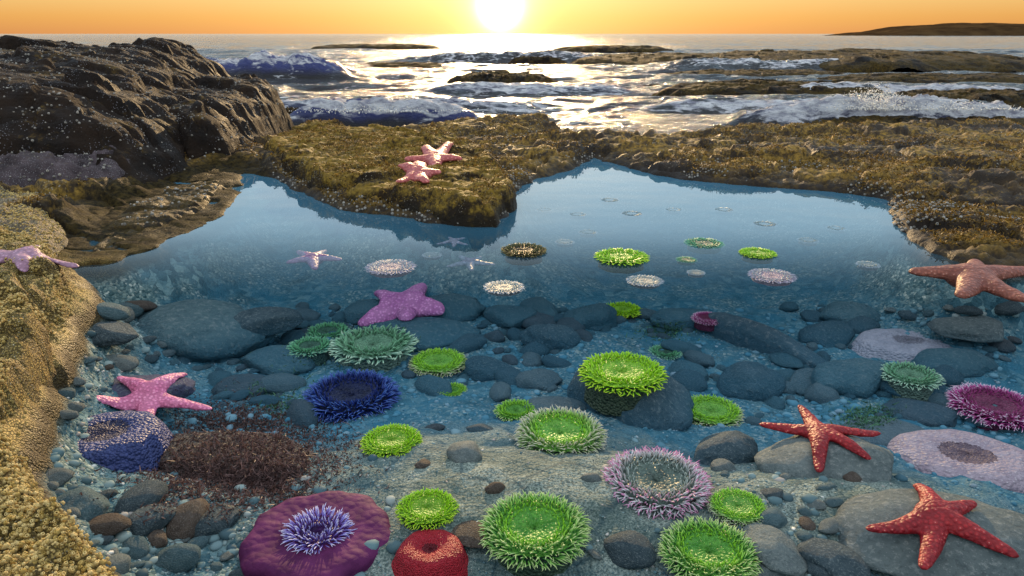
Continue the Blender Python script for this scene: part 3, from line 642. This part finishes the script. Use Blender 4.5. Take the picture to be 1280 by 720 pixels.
def anemone(px, py, w, sty, pal, label, z=None, seed=None, hs=1.0, li=7):
    p = cast(px, py+w*.06) if z is None else at(px, py, z)
    s = w*wpp(p)/2
    if z is None:
        zz = sorted([drop(p.x+.75*s*math.cos(a), p.y+.75*s*math.sin(a), .3) for a in np.linspace(0, 5.5, 8)]+[p.z, p.z]); p = Vector((p.x, p.y, min(zz[li], p.z+.3*s)))
    st = STY[sty]; mt, mc, md = PAL[pal]; seed = seed or int(px+py*3); rz = random.uniform(0, 6)
    e = empty('sea_anemone', (p.x, p.y, p.z-.004), label, 'sea anemone', s, rz); e.scale = (s, s, s*hs); h = st['h']; k = st['rings'][0][1]
    V, Fc = lathe([(k*.95,-.55),(k*.9,-.1),(k*.86,h*.3),(k*.9,h*.6),(k*.97,h*.8)], ruf=.02); obj('column', mk_mesh('column', V, Fc), mc, e)
    ri = st['rings'][-1][1]
    V, Fc = lathe([(k*.97,h*.75),(k*.9,h*.92),(k*.75,h*.98),(ri,h*.92),(ri*.65,h*.86),(ri*.38,h*.88),(ri*.2,h*.72),(.005,h*.5)]); V[:,2] += .012*np.cos(np.arctan2(V[:,1],V[:,0])*18); obj('oral_disc', mk_mesh('oral_disc', V, Fc), md, e)
    V, Fc, A = tents(st['rings'], seed); obj('tentacle_fringe', mk_mesh('tentacle_fringe', V, Fc, True, A), mt, e)
    return e
def closed(px, py, w, mk, label, asp=.5, z=None, hole=.3, xs=1.0, li=7, bot=-.55, rz=0):
    p = cast(px, py) if z is None else at(px, py, z); s = w*wpp(p)/2
    zz = sorted([drop(p.x+.8*s*math.cos(a), p.y+.8*s*math.sin(a), .5) for a in np.linspace(0, 5.5, 8)]+[p.z, p.z, p.z]); zm = min(zz[li], p.z+.3*s)
    e = empty('sea_anemone', (p.x, p.y, zm+.002), label, 'sea anemone', s, rz); e.scale = (s*xs, s, s)
    pr = [(1.25,bot),(1.12,bot*.4),(1.03,-.03),(.98,asp*.35),(.90,asp*.7),(.77,asp*.95),(.62,asp*1.02),(.50 if hole > .3 else .38,asp*.94),(hole*1.05,asp*.78)]
    V, Fc = lathe(pr, 72, .025, 5, px); V[:, 2] += .010*np.cos(np.arctan2(V[:,1], V[:,0])*26)*(np.hypot(V[:,0],V[:,1]) < .8)
    V += .03*np.stack([vn(V[:,0]*4, V[:,1]*4, V[:,2]*4, 1)]*3, 1)
    obj('body_wall', mk_mesh('body_wall', V, Fc), CL[mk], e)
    V, Fc = lathe([(hole*1.12,asp*.80),(hole*.8,asp*.68),(hole*.45,asp*.62),(.01,asp*.5)], 40); V[:, 2] += .01*np.cos(np.arctan2(V[:,1], V[:,0])*13); V += .03*np.stack([vn(V[:,0]*4, V[:,1]*4, V[:,2]*4, 1)]*3, 1)
    obj('mouth', mk_mesh('mouth', V, Fc), DK.get(mk, DK['x']), e)
    return e
DK = {'red': skin_mat('dark_red_mouth', (.12,.005,.01), (.26,.02,.03), 8), 'dusty': skin_mat('dusty_mouth', (.14,.09,.12), (.24,.17,.2), 8), 'palem': skin_mat('mauve_mouth', (.17,.18,.23), (.26,.26,.32), 8), 'x': skin_mat('dark_mouth', (.02,.02,.06), (.05,.05,.12), 8)}

anemone(668,668,140,'full','green','large bristly green anemone at the bottom edge right of the red closed one')
anemone(700,550,116,'full','fringe','large green anemone with lilac-tipped fringe on the sandy mound')
anemone(820,600,136,'full','pink','large grey-white anemone with pink tentacle tips')
anemone(885,696,126,'full','green','green anemone cut by the bottom edge right of the largest one')
anemone(778,463,112,'ring','lime','bright lime green anemone sitting on the large dark round stone', li=7)
anemone(888,517,82,'ring','fringe','green anemone with pale fringe right of the large dark round stone')
anemone(922,630,76,'ring','fringe','small green anemone between the pink-tipped anemone and the bottom right starfish')
anemone(548,452,76,'ring','fringe','pale-rimmed green anemone right of the dark blue anemone')
anemone(490,553,78,'ring','lime','lime green anemone just below the dark blue anemone')
anemone(534,632,80,'ring','lime','lime green anemone directly above the red closed anemone')
anemone(645,516,58,'flat','green','small dim green anemone up and left of the lilac-fringed one')
anemone(565,488,42,'flat','green','tiny green anemone between the pale-rimmed and the lime anemones')
anemone(410,414,60,'flat','teal','small pale teal anemone at the far end of the teal cluster', li=8)
anemone(388,436,60,'flat','teal','small teal anemone at the left end of the teal cluster', li=8)
anemone(468,438,112,'flat','coral','wide grey-green anemone behind the dark blue anemone', li=8)
anemone(440,494,122,'full','blue','dark blue bristly anemone in the middle left of the pool')
anemone(778,388,52,'flat','lime','small pale green anemone beyond the lime green one on the stone')
anemone(777,321,72,'flat','lime','bright green anemone at the surface, larger of the two far green ones', z=.004, hs=.6)
anemone(655,313,60,'flat','brown','olive brown anemone at the surface beyond the small white one', z=.004, hs=.7)
anemone(880,304,52,'flat','teal','faded green anemone farthest out right of the bright green one', z=.0, hs=.5)
anemone(947,316,48,'flat','lime','thin bright green anemone at the surface at far right', z=.004, hs=.6)
anemone(965,344,62,'flat','mauve','whitish pink anemone at the surface in front of the thin green one', z=-.004, hs=.3)
anemone(858,324,28,'flat','teal','tiny dark green anemone left of the thin bright green one', z=.002, hs=.5)
anemone(832,438,44,'flat','teal','dim green anemone up and right of the lime green one on the stone')
anemone(630,358,54,'flat','pale','small white anemone in the middle of the pool', z=-.006, hs=.3)
anemone(1138,466,76,'flat','coral','grey-green bristly tuft right of the long narrow stone')
anemone(1244,500,112,'full','magenta','bristly pink and purple anemone cut by the right edge', hs=.7, li=6)
anemone(884,398,40,'full','magenta','small purple urchin-like anemone on the end of the long narrow stone', hs=.8, li=6)
anemone(488,333,66,'flat','mauve','faded pinkish white anemone right of the faded pink starfish', z=-.008, hs=.3)
anemone(806,350,48,'flat','pale','faded white anemone below the bright green far one', z=-.008, hs=.3)
closed(538,694,84,'red','closed crimson anemone at the bottom edge', .32, hole=.2, li=7, bot=-.35)
closed(136,560,120,'navy','closed dark blue anemone below the pink starfish', .12, hole=.42, li=8)
closed(1206,580,132,'dusty','broad dusty pink closed anemone above the bottom right starfish', .15, hole=.36, li=8, xs=1.25, rz=-.25)
closed(1135,430,84,'palem','faded mauve closed anemone below the orange-brown starfish', .10, hole=.3, li=8, xs=1.4, rz=-.1)
p = cast(398,672); s = 184*wpp(p)/2
e = empty('sea_anemone', (p.x, p.y, p.z), 'wide purple anemone with blue-white centre tentacles at the bottom edge', 'sea anemone', s)
V, Fc = lathe([(.98,-.2),(1.0,.0),(.98,.06),(.92,.10),(.82,.12),(.70,.115),(.6,.11),(.48,.10),(.38,.10),(.3,.11)], 200, .045, 5, 2.0); A_ = np.arctan2(V[:,1],V[:,0]); rr_ = np.hypot(V[:,0],V[:,1]); V[:,2] += .02*fbm(V[:,0]*3, V[:,1]*3, 0, 4, 5)+.003*np.cos(A_*30)*rr_
obj('skirt', mk_mesh('skirt', V, Fc), PAL['violet'][1], e)
V, Fc = lathe([(.34,.09),(.3,.12),(.15,.11),(.01,.05)], 40); obj('oral_disc', mk_mesh('oral_disc', V, Fc), PAL['violet'][2], e)
V, Fc, A = tents([(70,.36,.09,.15,76,104,.011,1.),(66,.34,.11,.16,58,88,.011,.9),(58,.30,.12,.15,36,66,.011,.8),(48,.24,.13,.12,14,40,.011,.7),(36,.18,.13,.09,-6,20,.011,.6),(24,.12,.11,.06,-15,5,.010,.5)], 77)
obj('tentacle_fringe', mk_mesh('tentacle_fringe', V, Fc, True, A), PAL['violet'][0], e)
fw = [(762,250,26),(790,267,30),(722,268,24),(956,280,32),(706,302,26),(842,262,24),(735,290,26),(905,262,26),(1010,300,28),(1085,330,30),(680,262,22),(1045,285,26),(540,318,26),(870,340,24)]
for i, (a, b, w) in enumerate(fw):
    e = anemone(a, b, w, 'flat', 'pale', 'tiny pale anemone just at the surface in the far part of the pool', z=-.001, hs=.5)
    e['group'] = 'tiny pale anemones in the far pool'

# ---------------------------------------------------------------- seaweed and barnacles
def blades(P, N, lo, hi, wr=.25, lean=.8, seed=0, bend=1.0):
    rg = np.random.default_rng(seed); n = len(P); L = rg.uniform(lo, hi, n)[:, None]
    d = N+rg.normal(0, lean, (n, 3)); d[:, 2] = np.abs(d[:, 2])*.8+.1; d /= np.linalg.norm(d, axis=1)[:, None]
    s = np.cross(d, rg.normal(0, 1, (n, 3))); s /= np.linalg.norm(s, axis=1)[:, None]+1e-9; s *= L*wr*.5
    mid = P+d*L*.55; g = rg.normal(0, .35, (n, 3))*L*bend; tip = P+d*L+g; tip[:, 2] -= L[:, 0]*.2
    V = np.stack([P-s-d*.003, P+s-d*.003, mid+s*.9, mid-s*.9, tip+s*.25, tip-s*.25], 1).reshape(-1, 3)
    b = (np.arange(n)*6)[:, None]; Fc = np.concatenate([b+np.array([0,1,2,3]), b+np.array([3,2,4,5])])
    r = np.repeat(rg.random(n), 6); t = np.tile(np.array([0,0,.55,.55,1,1]), n)
    return V, Fc, {'rnd': r, 't': t}
nrm = np.zeros(len(GV)*3, np.float32); gme.vertices.foreach_get('normal', nrm); nrm = nrm.reshape(-1, 3)
pat = fbm(GV[:,0]*2.2, GV[:,1]*2.2, 0, 4, 77)
ok = np.where((GV[:,2] > .035) & (GV[:,1] < 9) & (GV[:,1] > 3.0) & (np.abs(GV[:,0]) < GV[:,1]*.85+.3) & (pat > -.08) & (shelf.ravel() < .3))[0]
pk = rng.choice(ok, 100000, replace=True)
V, Fc, A = blades(GV[pk]+rng.normal(0, .012, (len(pk), 3))*[1,1,0], nrm[pk], .004, .016, .45, 1.0, 3)
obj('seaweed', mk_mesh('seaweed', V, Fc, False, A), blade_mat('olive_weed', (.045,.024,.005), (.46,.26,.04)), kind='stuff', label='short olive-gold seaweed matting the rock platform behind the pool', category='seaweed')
def rockpts(sel, n, minz=.02, seed=1):
    Ps, Ns = [], []
    for o in bpy.data.objects:
        if o.type == 'MESH' and o.name.startswith('rock') and sel(o):
            m = o.data; c = np.zeros(len(m.vertices)*3, np.float32); m.vertices.foreach_get('co', c); q = np.zeros_like(c); m.vertices.foreach_get('normal', q)
            Ps.append(c.reshape(-1, 3)); Ns.append(q.reshape(-1, 3))
    P = np.concatenate(Ps); N = np.concatenate(Ns); w = fbm(P[:,0]*4, P[:,1]*4, P[:,2]*4, 3, seed); ok = np.where((P[:,2] > minz) & (w > -.1))[0]
    r = np.random.default_rng(seed); k = r.choice(ok, n, replace=True); return P[k]+r.normal(0, .004, (n, 3)), N[k]
P, N = rockpts(lambda o: 'ledge' in o['label'], 20000, .08, 5)
V, Fc, A = blades(P, N, .004, .015, .45, 1.0, 6)
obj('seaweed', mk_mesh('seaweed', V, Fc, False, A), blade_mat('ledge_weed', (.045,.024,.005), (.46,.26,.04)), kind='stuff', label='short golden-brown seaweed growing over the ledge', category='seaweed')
def barn(P, N, lo, hi, seed):
    rg = np.random.default_rng(seed); n = len(P); K = 6; r = rg.uniform(lo, hi, n)[:, None]
    N = N/(np.linalg.norm(N, axis=1)[:, None]+1e-9); a = np.cross(N, [[.3,.2,.9]]); a /= np.linalg.norm(a, axis=1)[:, None]+1e-9; b = np.cross(N, a)
    rings = []
    for (rr, h) in ((1, -.2), (.62, .75), (.36, .8), (.2, .35)):
        for k in range(K):
            q = 2*math.pi*k/K; rings.append(P+(a*math.cos(q)+b*math.sin(q))*r*rr+N*r*h)
    V = np.stack(rings, 1).reshape(-1, 3); base = (np.arange(n)*K*4)[:, None]; Fc = []
    for i in range(3):
        for k in range(K):
            k2 = (k+1) % K; Fc.append(base+np.array([i*K+k, i*K+k2, (i+1)*K+k2, (i+1)*K+k]))
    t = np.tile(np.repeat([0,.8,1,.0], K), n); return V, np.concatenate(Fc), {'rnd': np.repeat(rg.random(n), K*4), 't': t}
BMt = blade_mat('barnacle_shell', (.25,.22,.18), (.62,.56,.48), .7); BMg = blade_mat('golden_barnacle_shell', (.55,.36,.085), (.92,.70,.30), .7)
P, N = rockpts(lambda o: 'boulder' in o['label'], 7500, .03, 8)
okr = np.where((GV[:,2] > .004) & (GV[:,2] < .07) & (GV[:,1] > 3.4) & (GV[:,1] < 7.5) & (np.abs(GV[:,0]) < 5) & (shelf.ravel() < .3) & (pat > .02))[0]; pk = rng.choice(okr, 6000)
P = np.concatenate([P, GV[pk]]); N = np.concatenate([N, nrm[pk]]); V, Fc, A = barn(P, N, .004, .010, 2)
obj('barnacles', mk_mesh('barnacles', V, Fc, False, A), BMt, kind='stuff', label='tiny whitish barnacles speckling the dark boulders and the far rim', category='barnacles')
P, N = rockpts(lambda o: 'gold' in o['label'] or 'yellow' in o['label'], 44000, .02, 9)
okg = np.where((GV[:,2] > .02) & (GV[:,1] < 3.0) & (GV[:,0] < -.3) & (GV[:,0] > -3.2))[0]; pk = rng.choice(okg, 14000)
P = np.concatenate([P, GV[pk]]); N = np.concatenate([N, nrm[pk]])
V, Fc, A = barn(P, N, .002, .0055, 3)
obj('barnacles', mk_mesh('barnacles', V, Fc, False, A), BMg, kind='stuff', label='dense golden barnacles crusting the left foreground rocks', category='barnacles')
def weedpatch(spots, n, lo, hi, m, label, seed):
    rg = random.Random(seed); P = []
    while len(P) < n:
        a, b, ra, rb_ = rg.choice(spots); px = rg.gauss(a, ra*.5); py = rg.gauss(b, rb_*.5); q = cast(px, py)
        if q.z < -.03: P.append(q[:])
    P = np.array(P); V, Fc, A = blades(P, np.tile([0,0,1.], (len(P), 1)), lo, hi, .3, 1.0, seed, 1.6)
    obj('seaweed', mk_mesh('seaweed', V, Fc, False, A), m, kind='stuff', label=label, category='seaweed')
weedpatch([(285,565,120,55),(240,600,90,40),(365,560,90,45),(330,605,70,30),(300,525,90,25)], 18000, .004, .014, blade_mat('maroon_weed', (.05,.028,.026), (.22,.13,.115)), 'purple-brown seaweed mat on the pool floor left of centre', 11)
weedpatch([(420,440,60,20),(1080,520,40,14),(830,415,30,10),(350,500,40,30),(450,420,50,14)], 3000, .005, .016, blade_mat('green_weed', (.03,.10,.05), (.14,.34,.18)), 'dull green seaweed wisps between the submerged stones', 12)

# ---------------------------------------------------------------- sea
y1 = 6.9*np.exp(np.linspace(0, math.log(60/6.9), 640)); y2 = 60*np.exp(np.linspace(0, math.log(6000/60), 200))[1:]
ys = np.concatenate([y1, y2]); nc2 = 620; ts = np.linspace(-1.2, 1.2, nc2)
X = ts[None, :]*(ys[:, None]+1); Y = np.repeat(ys[:, None], nc2, 1)
amp = (sst(6.5, 14, Y)*.9+.25)*.85
Zs = amp*(.06*np.sin(Y*1.5+1.2*fbm(X*.2, Y*.3, 0, 3, 1)*3)+.05*fbm(X*.9, Y*1.8, 0, 4, 2)+.03*ridged(X*2, Y*4, 0, 3, 6)*(Y < 40)+.07*ridged(X*.25, Y*.7, 0, 3, 3))
foam = .14*sst(.1, .6, fbm(X*.22, Y*.5, 0, 4, 8)) + .24*sst(24, 9, Y)*sst(-.05, .45, fbm(X*.5, Y*1.2, 0, 4, 18))
swell = np.zeros_like(X)
for (xa, xb, yc, h, wf, wb, fo, sw, sd_) in [(-9.6,-4.2,20.5,.56,.45,2.2,.5,.8,1),(-3.3,-.2,9.9,.30,.24,.8,.9,.74,2),(2.6,8.0,10.2,.30,.24,.9,.9,.3,3),(-6,6,33,.35,.7,3,.4,.0,4),(3,16,26,.3,.6,2.5,.4,.0,5),(-20,-9,27,.5,.6,2.5,.5,.6,6),(-2.5,3,16,.18,.4,1.4,.5,.2,7),(4,11,15,.2,.4,1.4,.6,0,8),(-8,1,12.6,.14,.25,1.0,.6,.3,9),(1,9,12.5,.12,.25,1.0,.6,0,10)]:
    c = yc+.5*fbm(X*.5, 0*X+sd_*9.1, 0, 3, sd_)*min(1, h*2)+.04*(X-(xa+xb)/2); win = sst(xa-.3, xa+.8*(xb-xa)*.4, X)*sst(xb+.3, xb-.8*(xb-xa)*.35, X)
    u = Y-c; f = np.where(u < 0, np.exp(-(u/wf)**2), np.exp(-(u/wb)**2))*win
    Zs += h*f*(1+.30*fbm(X*1.6, Y*1.6, 0, 4, sd_+5)) + (.08+fo*.22)*h*f*fbm(X*9, Y*9, 0, 4, sd_)
    foam += fo*np.where(u < wf*.3, np.exp(-((u+wf*.2)/(wf*1.3))**2), np.exp(-(u/(wb*.25))**2))*win*(1 if sw < .7 else sst(.45, .9, f)+.25)
    swell = np.maximum(swell, sw*sst(.12, .6, f)*(u < wf))
V = np.stack([X.ravel(), Y.ravel(), (Zs+SEA).ravel()], 1)
obj('sea', mk_mesh('sea', V, grid_faces(len(ys), nc2), True, {'foam': np.clip(foam, 0, 1.0).ravel(), 'swell': swell.ravel()}), sea_mat(), kind='structure')

def reef(px0, px1, pyb, pyt, label, seed, dp=None, cat='sea rock'):
    a = at(px0, pyb, SEA); b = at(px1, pyb, SEA); w = b.x-a.x; D = a.y; cx = (a.x+b.x)/2
    h = (CH-SEA)-(CH-SEA)*(pyt-42)/(pyb-42); h = max(h, .08)*.75
    dp = dp or min(w*.35, D*.25); n1 = 240; n2 = 70
    U, Vv = np.meshgrid(np.linspace(-1, 1, n1), np.linspace(-1, 1, n2))
    r = np.sqrt((np.abs(U)**2.4)+(np.abs(Vv)**2.4)) + .22*fbm(U*3.5+seed, Vv*2.5, 0, 5, seed)
    pr = 1-np.clip(r, 0, 1)**3
    f1, c1 = facet(U*9+seed, Vv*4, seed+3)
    Zz = -.12*h-.12 + (1.2*h+.12)*np.power(np.clip(pr, 0, 1), .4)*(.88+.10*fbm(U*4+seed, Vv*4, 0, 5, seed+1)+.13*f1-.05*c1+.05*fbm(U*30, Vv*20, 0, 3, seed))
    V = np.stack([(U*w/2*1.15).ravel(), (Vv*dp+dp*.6).ravel(), Zz.ravel()], 1)
    o = obj('sea_rock', mk_mesh('sea_rock', V, grid_faces(n2, n1)), M_reef, label=label, category=cat); o.location = (cx, D, SEA)
    return o
reef(562,692,109,86,'isolated dark flat sea rock under the sun glitter', 1, 1.2)
reef(636,705,82,67,'small dark sea rock farther out just right of the sun glitter', 2)
reef(845,1140,124,98,'long low dark reef in the surf right of centre', 3, 1.4)
reef(735,1040,83,64,'long thin dark reef farther out right of centre', 4, 4.5)
reef(920,1340,88,58,'long dark reef farther out at the right edge', 5, 6)
reef(335,378,158,128,'small brown rock in the surf beside the right end of the huge boulder', 6, .4)
reef(1150,1360,136,110,'dark reef in the surf at the right edge', 7, 1.3)
reef(700,840,66,54,'faint far sea rock near the horizon right of the sun', 8)
reef(395,545,62,53,'faint far reef near the horizon left of the sun', 9)
reef(980,1340,164,141,'low brown reef lying in foam right behind the rock platform', 10, .9)
reef(800,838,112,104,'tiny sea rock left of the long low reef', 11)
reef(850,1080,98,86,'thin dark reef between the long low reef and the farther ones', 12, 1.6)
reef(1060,1350,104,91,'narrow dark reef at the right edge between two larger reefs', 13, 1.6)
reef(440,560,84,77,'low dark reef right of the blue breaking wave', 14)
xs = np.linspace(0, 1, 320); vs = np.linspace(0, 1, 24); U, Vv = np.meshgrid(xs, vs)
D = 420; prof = (6.8*sst(-.02, .20, U)*(.8+.3*fbm(U*12, U*0, 0, 5, 5))+1.5*sst(.1,.3,U)+.5*fbm(U*60, U*0+3, 0, 3, 6)*sst(0,.1,U))*np.sin(np.clip(Vv, 0, 1)*math.pi)**.6
V = np.stack([(178+U*300+Vv*20).ravel(), (D+Vv*120).ravel(), (prof-1).ravel()], 1)
kk = NT('headland_rock'); hv = kk.obj()
hm = kk.done(kk.pbr(kk.ramp(kk.noise(hv, .06, 8, .7), [(.35,(.028,.015,.008)),(.65,(.085,.048,.020))]), .95, None, .0))
obj('hills', mk_mesh('hills', V, grid_faces(24, 320)), hm, kind='structure')
V0, F0 = ICO[1]; Vs = []; Fs = []; b = 0; rg = np.random.default_rng(5)
for i in range(3600):
    c = rg.choice(3, p=[.68,.18,.14]); cx, cy, hh, wd = [(4.9,10.2,.36,.36),(5.9,10.1,.14,.7),(-1.8,9.8,.10,.8)][c]
    u = rg.random()**2; x = cx+rg.normal(0, wd*(.6+.6*u)); y = cy+rg.normal(0, .12); z = SEA+.24+u*hh*max(.2, 1-abs(x-cx)/wd/2)
    r = rg.uniform(.002, .009)*(1.2-u*.6); Vs.append(V0*r*[1,1,rg.uniform(.8,1.8)]+[x, y, z]); Fs.append(F0+b); b += len(V0)
kk = NT('spray'); obj('sea_spray', mk_mesh('sea_spray', np.concatenate(Vs), np.concatenate(Fs)), kk.done(kk.pbr((.9,.80,.68), .3)), kind='stuff', label='white spray droplets thrown up by the breaking waves', category='sea spray')

# ---------------------------------------------------------------- light and sky
w = bpy.data.worlds.new('World'); bpy.context.scene.world = w; w.use_nodes = True; t = w.node_tree; t.nodes.clear()
def N_(ty, **p):
    n = t.nodes.new(ty)
    for k, v in p.items(): setattr(n, k, v)
    return n
sd = raydir(625, 8).normalized()
el = math.radians(12); az = math.atan2(sd.x, sd.y)
sky = N_('ShaderNodeTexSky', sky_type='NISHITA', sun_disc=False, sun_elevation=el, sun_rotation=az)
tc = N_('ShaderNodeTexCoord'); sp = N_('ShaderNodeSeparateXYZ'); t.links.new(tc.outputs['Generated'], sp.inputs[0])
rp = N_('ShaderNodeValToRGB'); t.links.new(sp.outputs[2], rp.inputs[0]); cr = rp.color_ramp
st = [(0, (.62,.24,.07)), (.018, (.72,.33,.07)), (.045, (.82,.50,.16)), (.09, (.92,.80,.62)), (.14, (.98,1.08,1.1)), (.22, (.74,1.0,1.18)), (.36, (.55,.86,1.14)), (.6, (.88,1.06,1.28)), (1, (1.25,1.34,1.45))]
while len(cr.elements) < len(st): cr.elements.new(.5)
for e_, (p_, c_) in zip(cr.elements, st): e_.position = p_; e_.color = c4(c_)
dt = N_('ShaderNodeVectorMath', operation='DOT_PRODUCT'); t.links.new(tc.outputs['Generated'], dt.inputs[0]); dt.inputs[1].default_value = sd
mx = N_('ShaderNodeMath', operation='MAXIMUM'); t.links.new(dt.outputs['Value'], mx.inputs[0]); mx.inputs[1].default_value = 0
def glow(pw, k, col):
    a = N_('ShaderNodeMath', operation='POWER'); t.links.new(mx.outputs[0], a.inputs[0]); a.inputs[1].default_value = pw
    b = N_('ShaderNodeVectorMath', operation='SCALE'); b.inputs[0].default_value = [c*k for c in col]; t.links.new(a.outputs[0], b.inputs['Scale']); return b.outputs[0]
def vadd(a, b):
    n = N_('ShaderNodeVectorMath', operation='ADD'); t.links.new(a, n.inputs[0]); t.links.new(b, n.inputs[1]); return n.outputs[0]
ns = N_('ShaderNodeVectorMath', operation='SCALE'); t.links.new(sky.outputs[0], ns.inputs[0]); ns.inputs['Scale'].default_value = .010
s_ = vadd(rp.outputs[0], ns.outputs[0])
for g in (glow(6500, 12, (1,.9,.6)), glow(1100, 1.1, (1,.85,.45)), glow(110, .24, (1,.82,.34))): s_ = vadd(s_, g)
bg = N_('ShaderNodeBackground'); t.links.new(s_, bg.inputs[0]); bg.inputs[1].default_value = 1.0
ow = N_('ShaderNodeOutputWorld'); t.links.new(bg.outputs[0], ow.inputs[0])
L = bpy.data.lights.new('sun', 'SUN'); L.energy = 5.0; L.angle = math.radians(.6); L.color = (1,.68,.34)
lo = bpy.data.objects.new('sun', L); C.objects.link(lo)
sv = Vector((math.sin(az)*math.cos(el), math.cos(az)*math.cos(el), math.sin(el))); lo.rotation_euler = sv.to_track_quat('Z', 'Y').to_euler()

cam = bpy.data.cameras.new('camera'); co = bpy.data.objects.new('camera', cam); C.objects.link(co)
cam.sensor_width = 36; cam.lens = FP/1280*36; cam.clip_start = .02; cam.clip_end = 12000
co.location = (0, 0, CH); co.rotation_euler = (math.pi/2-PIT, 0, 0)
sc = bpy.context.scene; sc.camera = co
sc.view_settings.view_transform = 'Standard'; sc.view_settings.look = 'None'; sc.view_settings.exposure = 0; sc.view_settings.gamma = 1
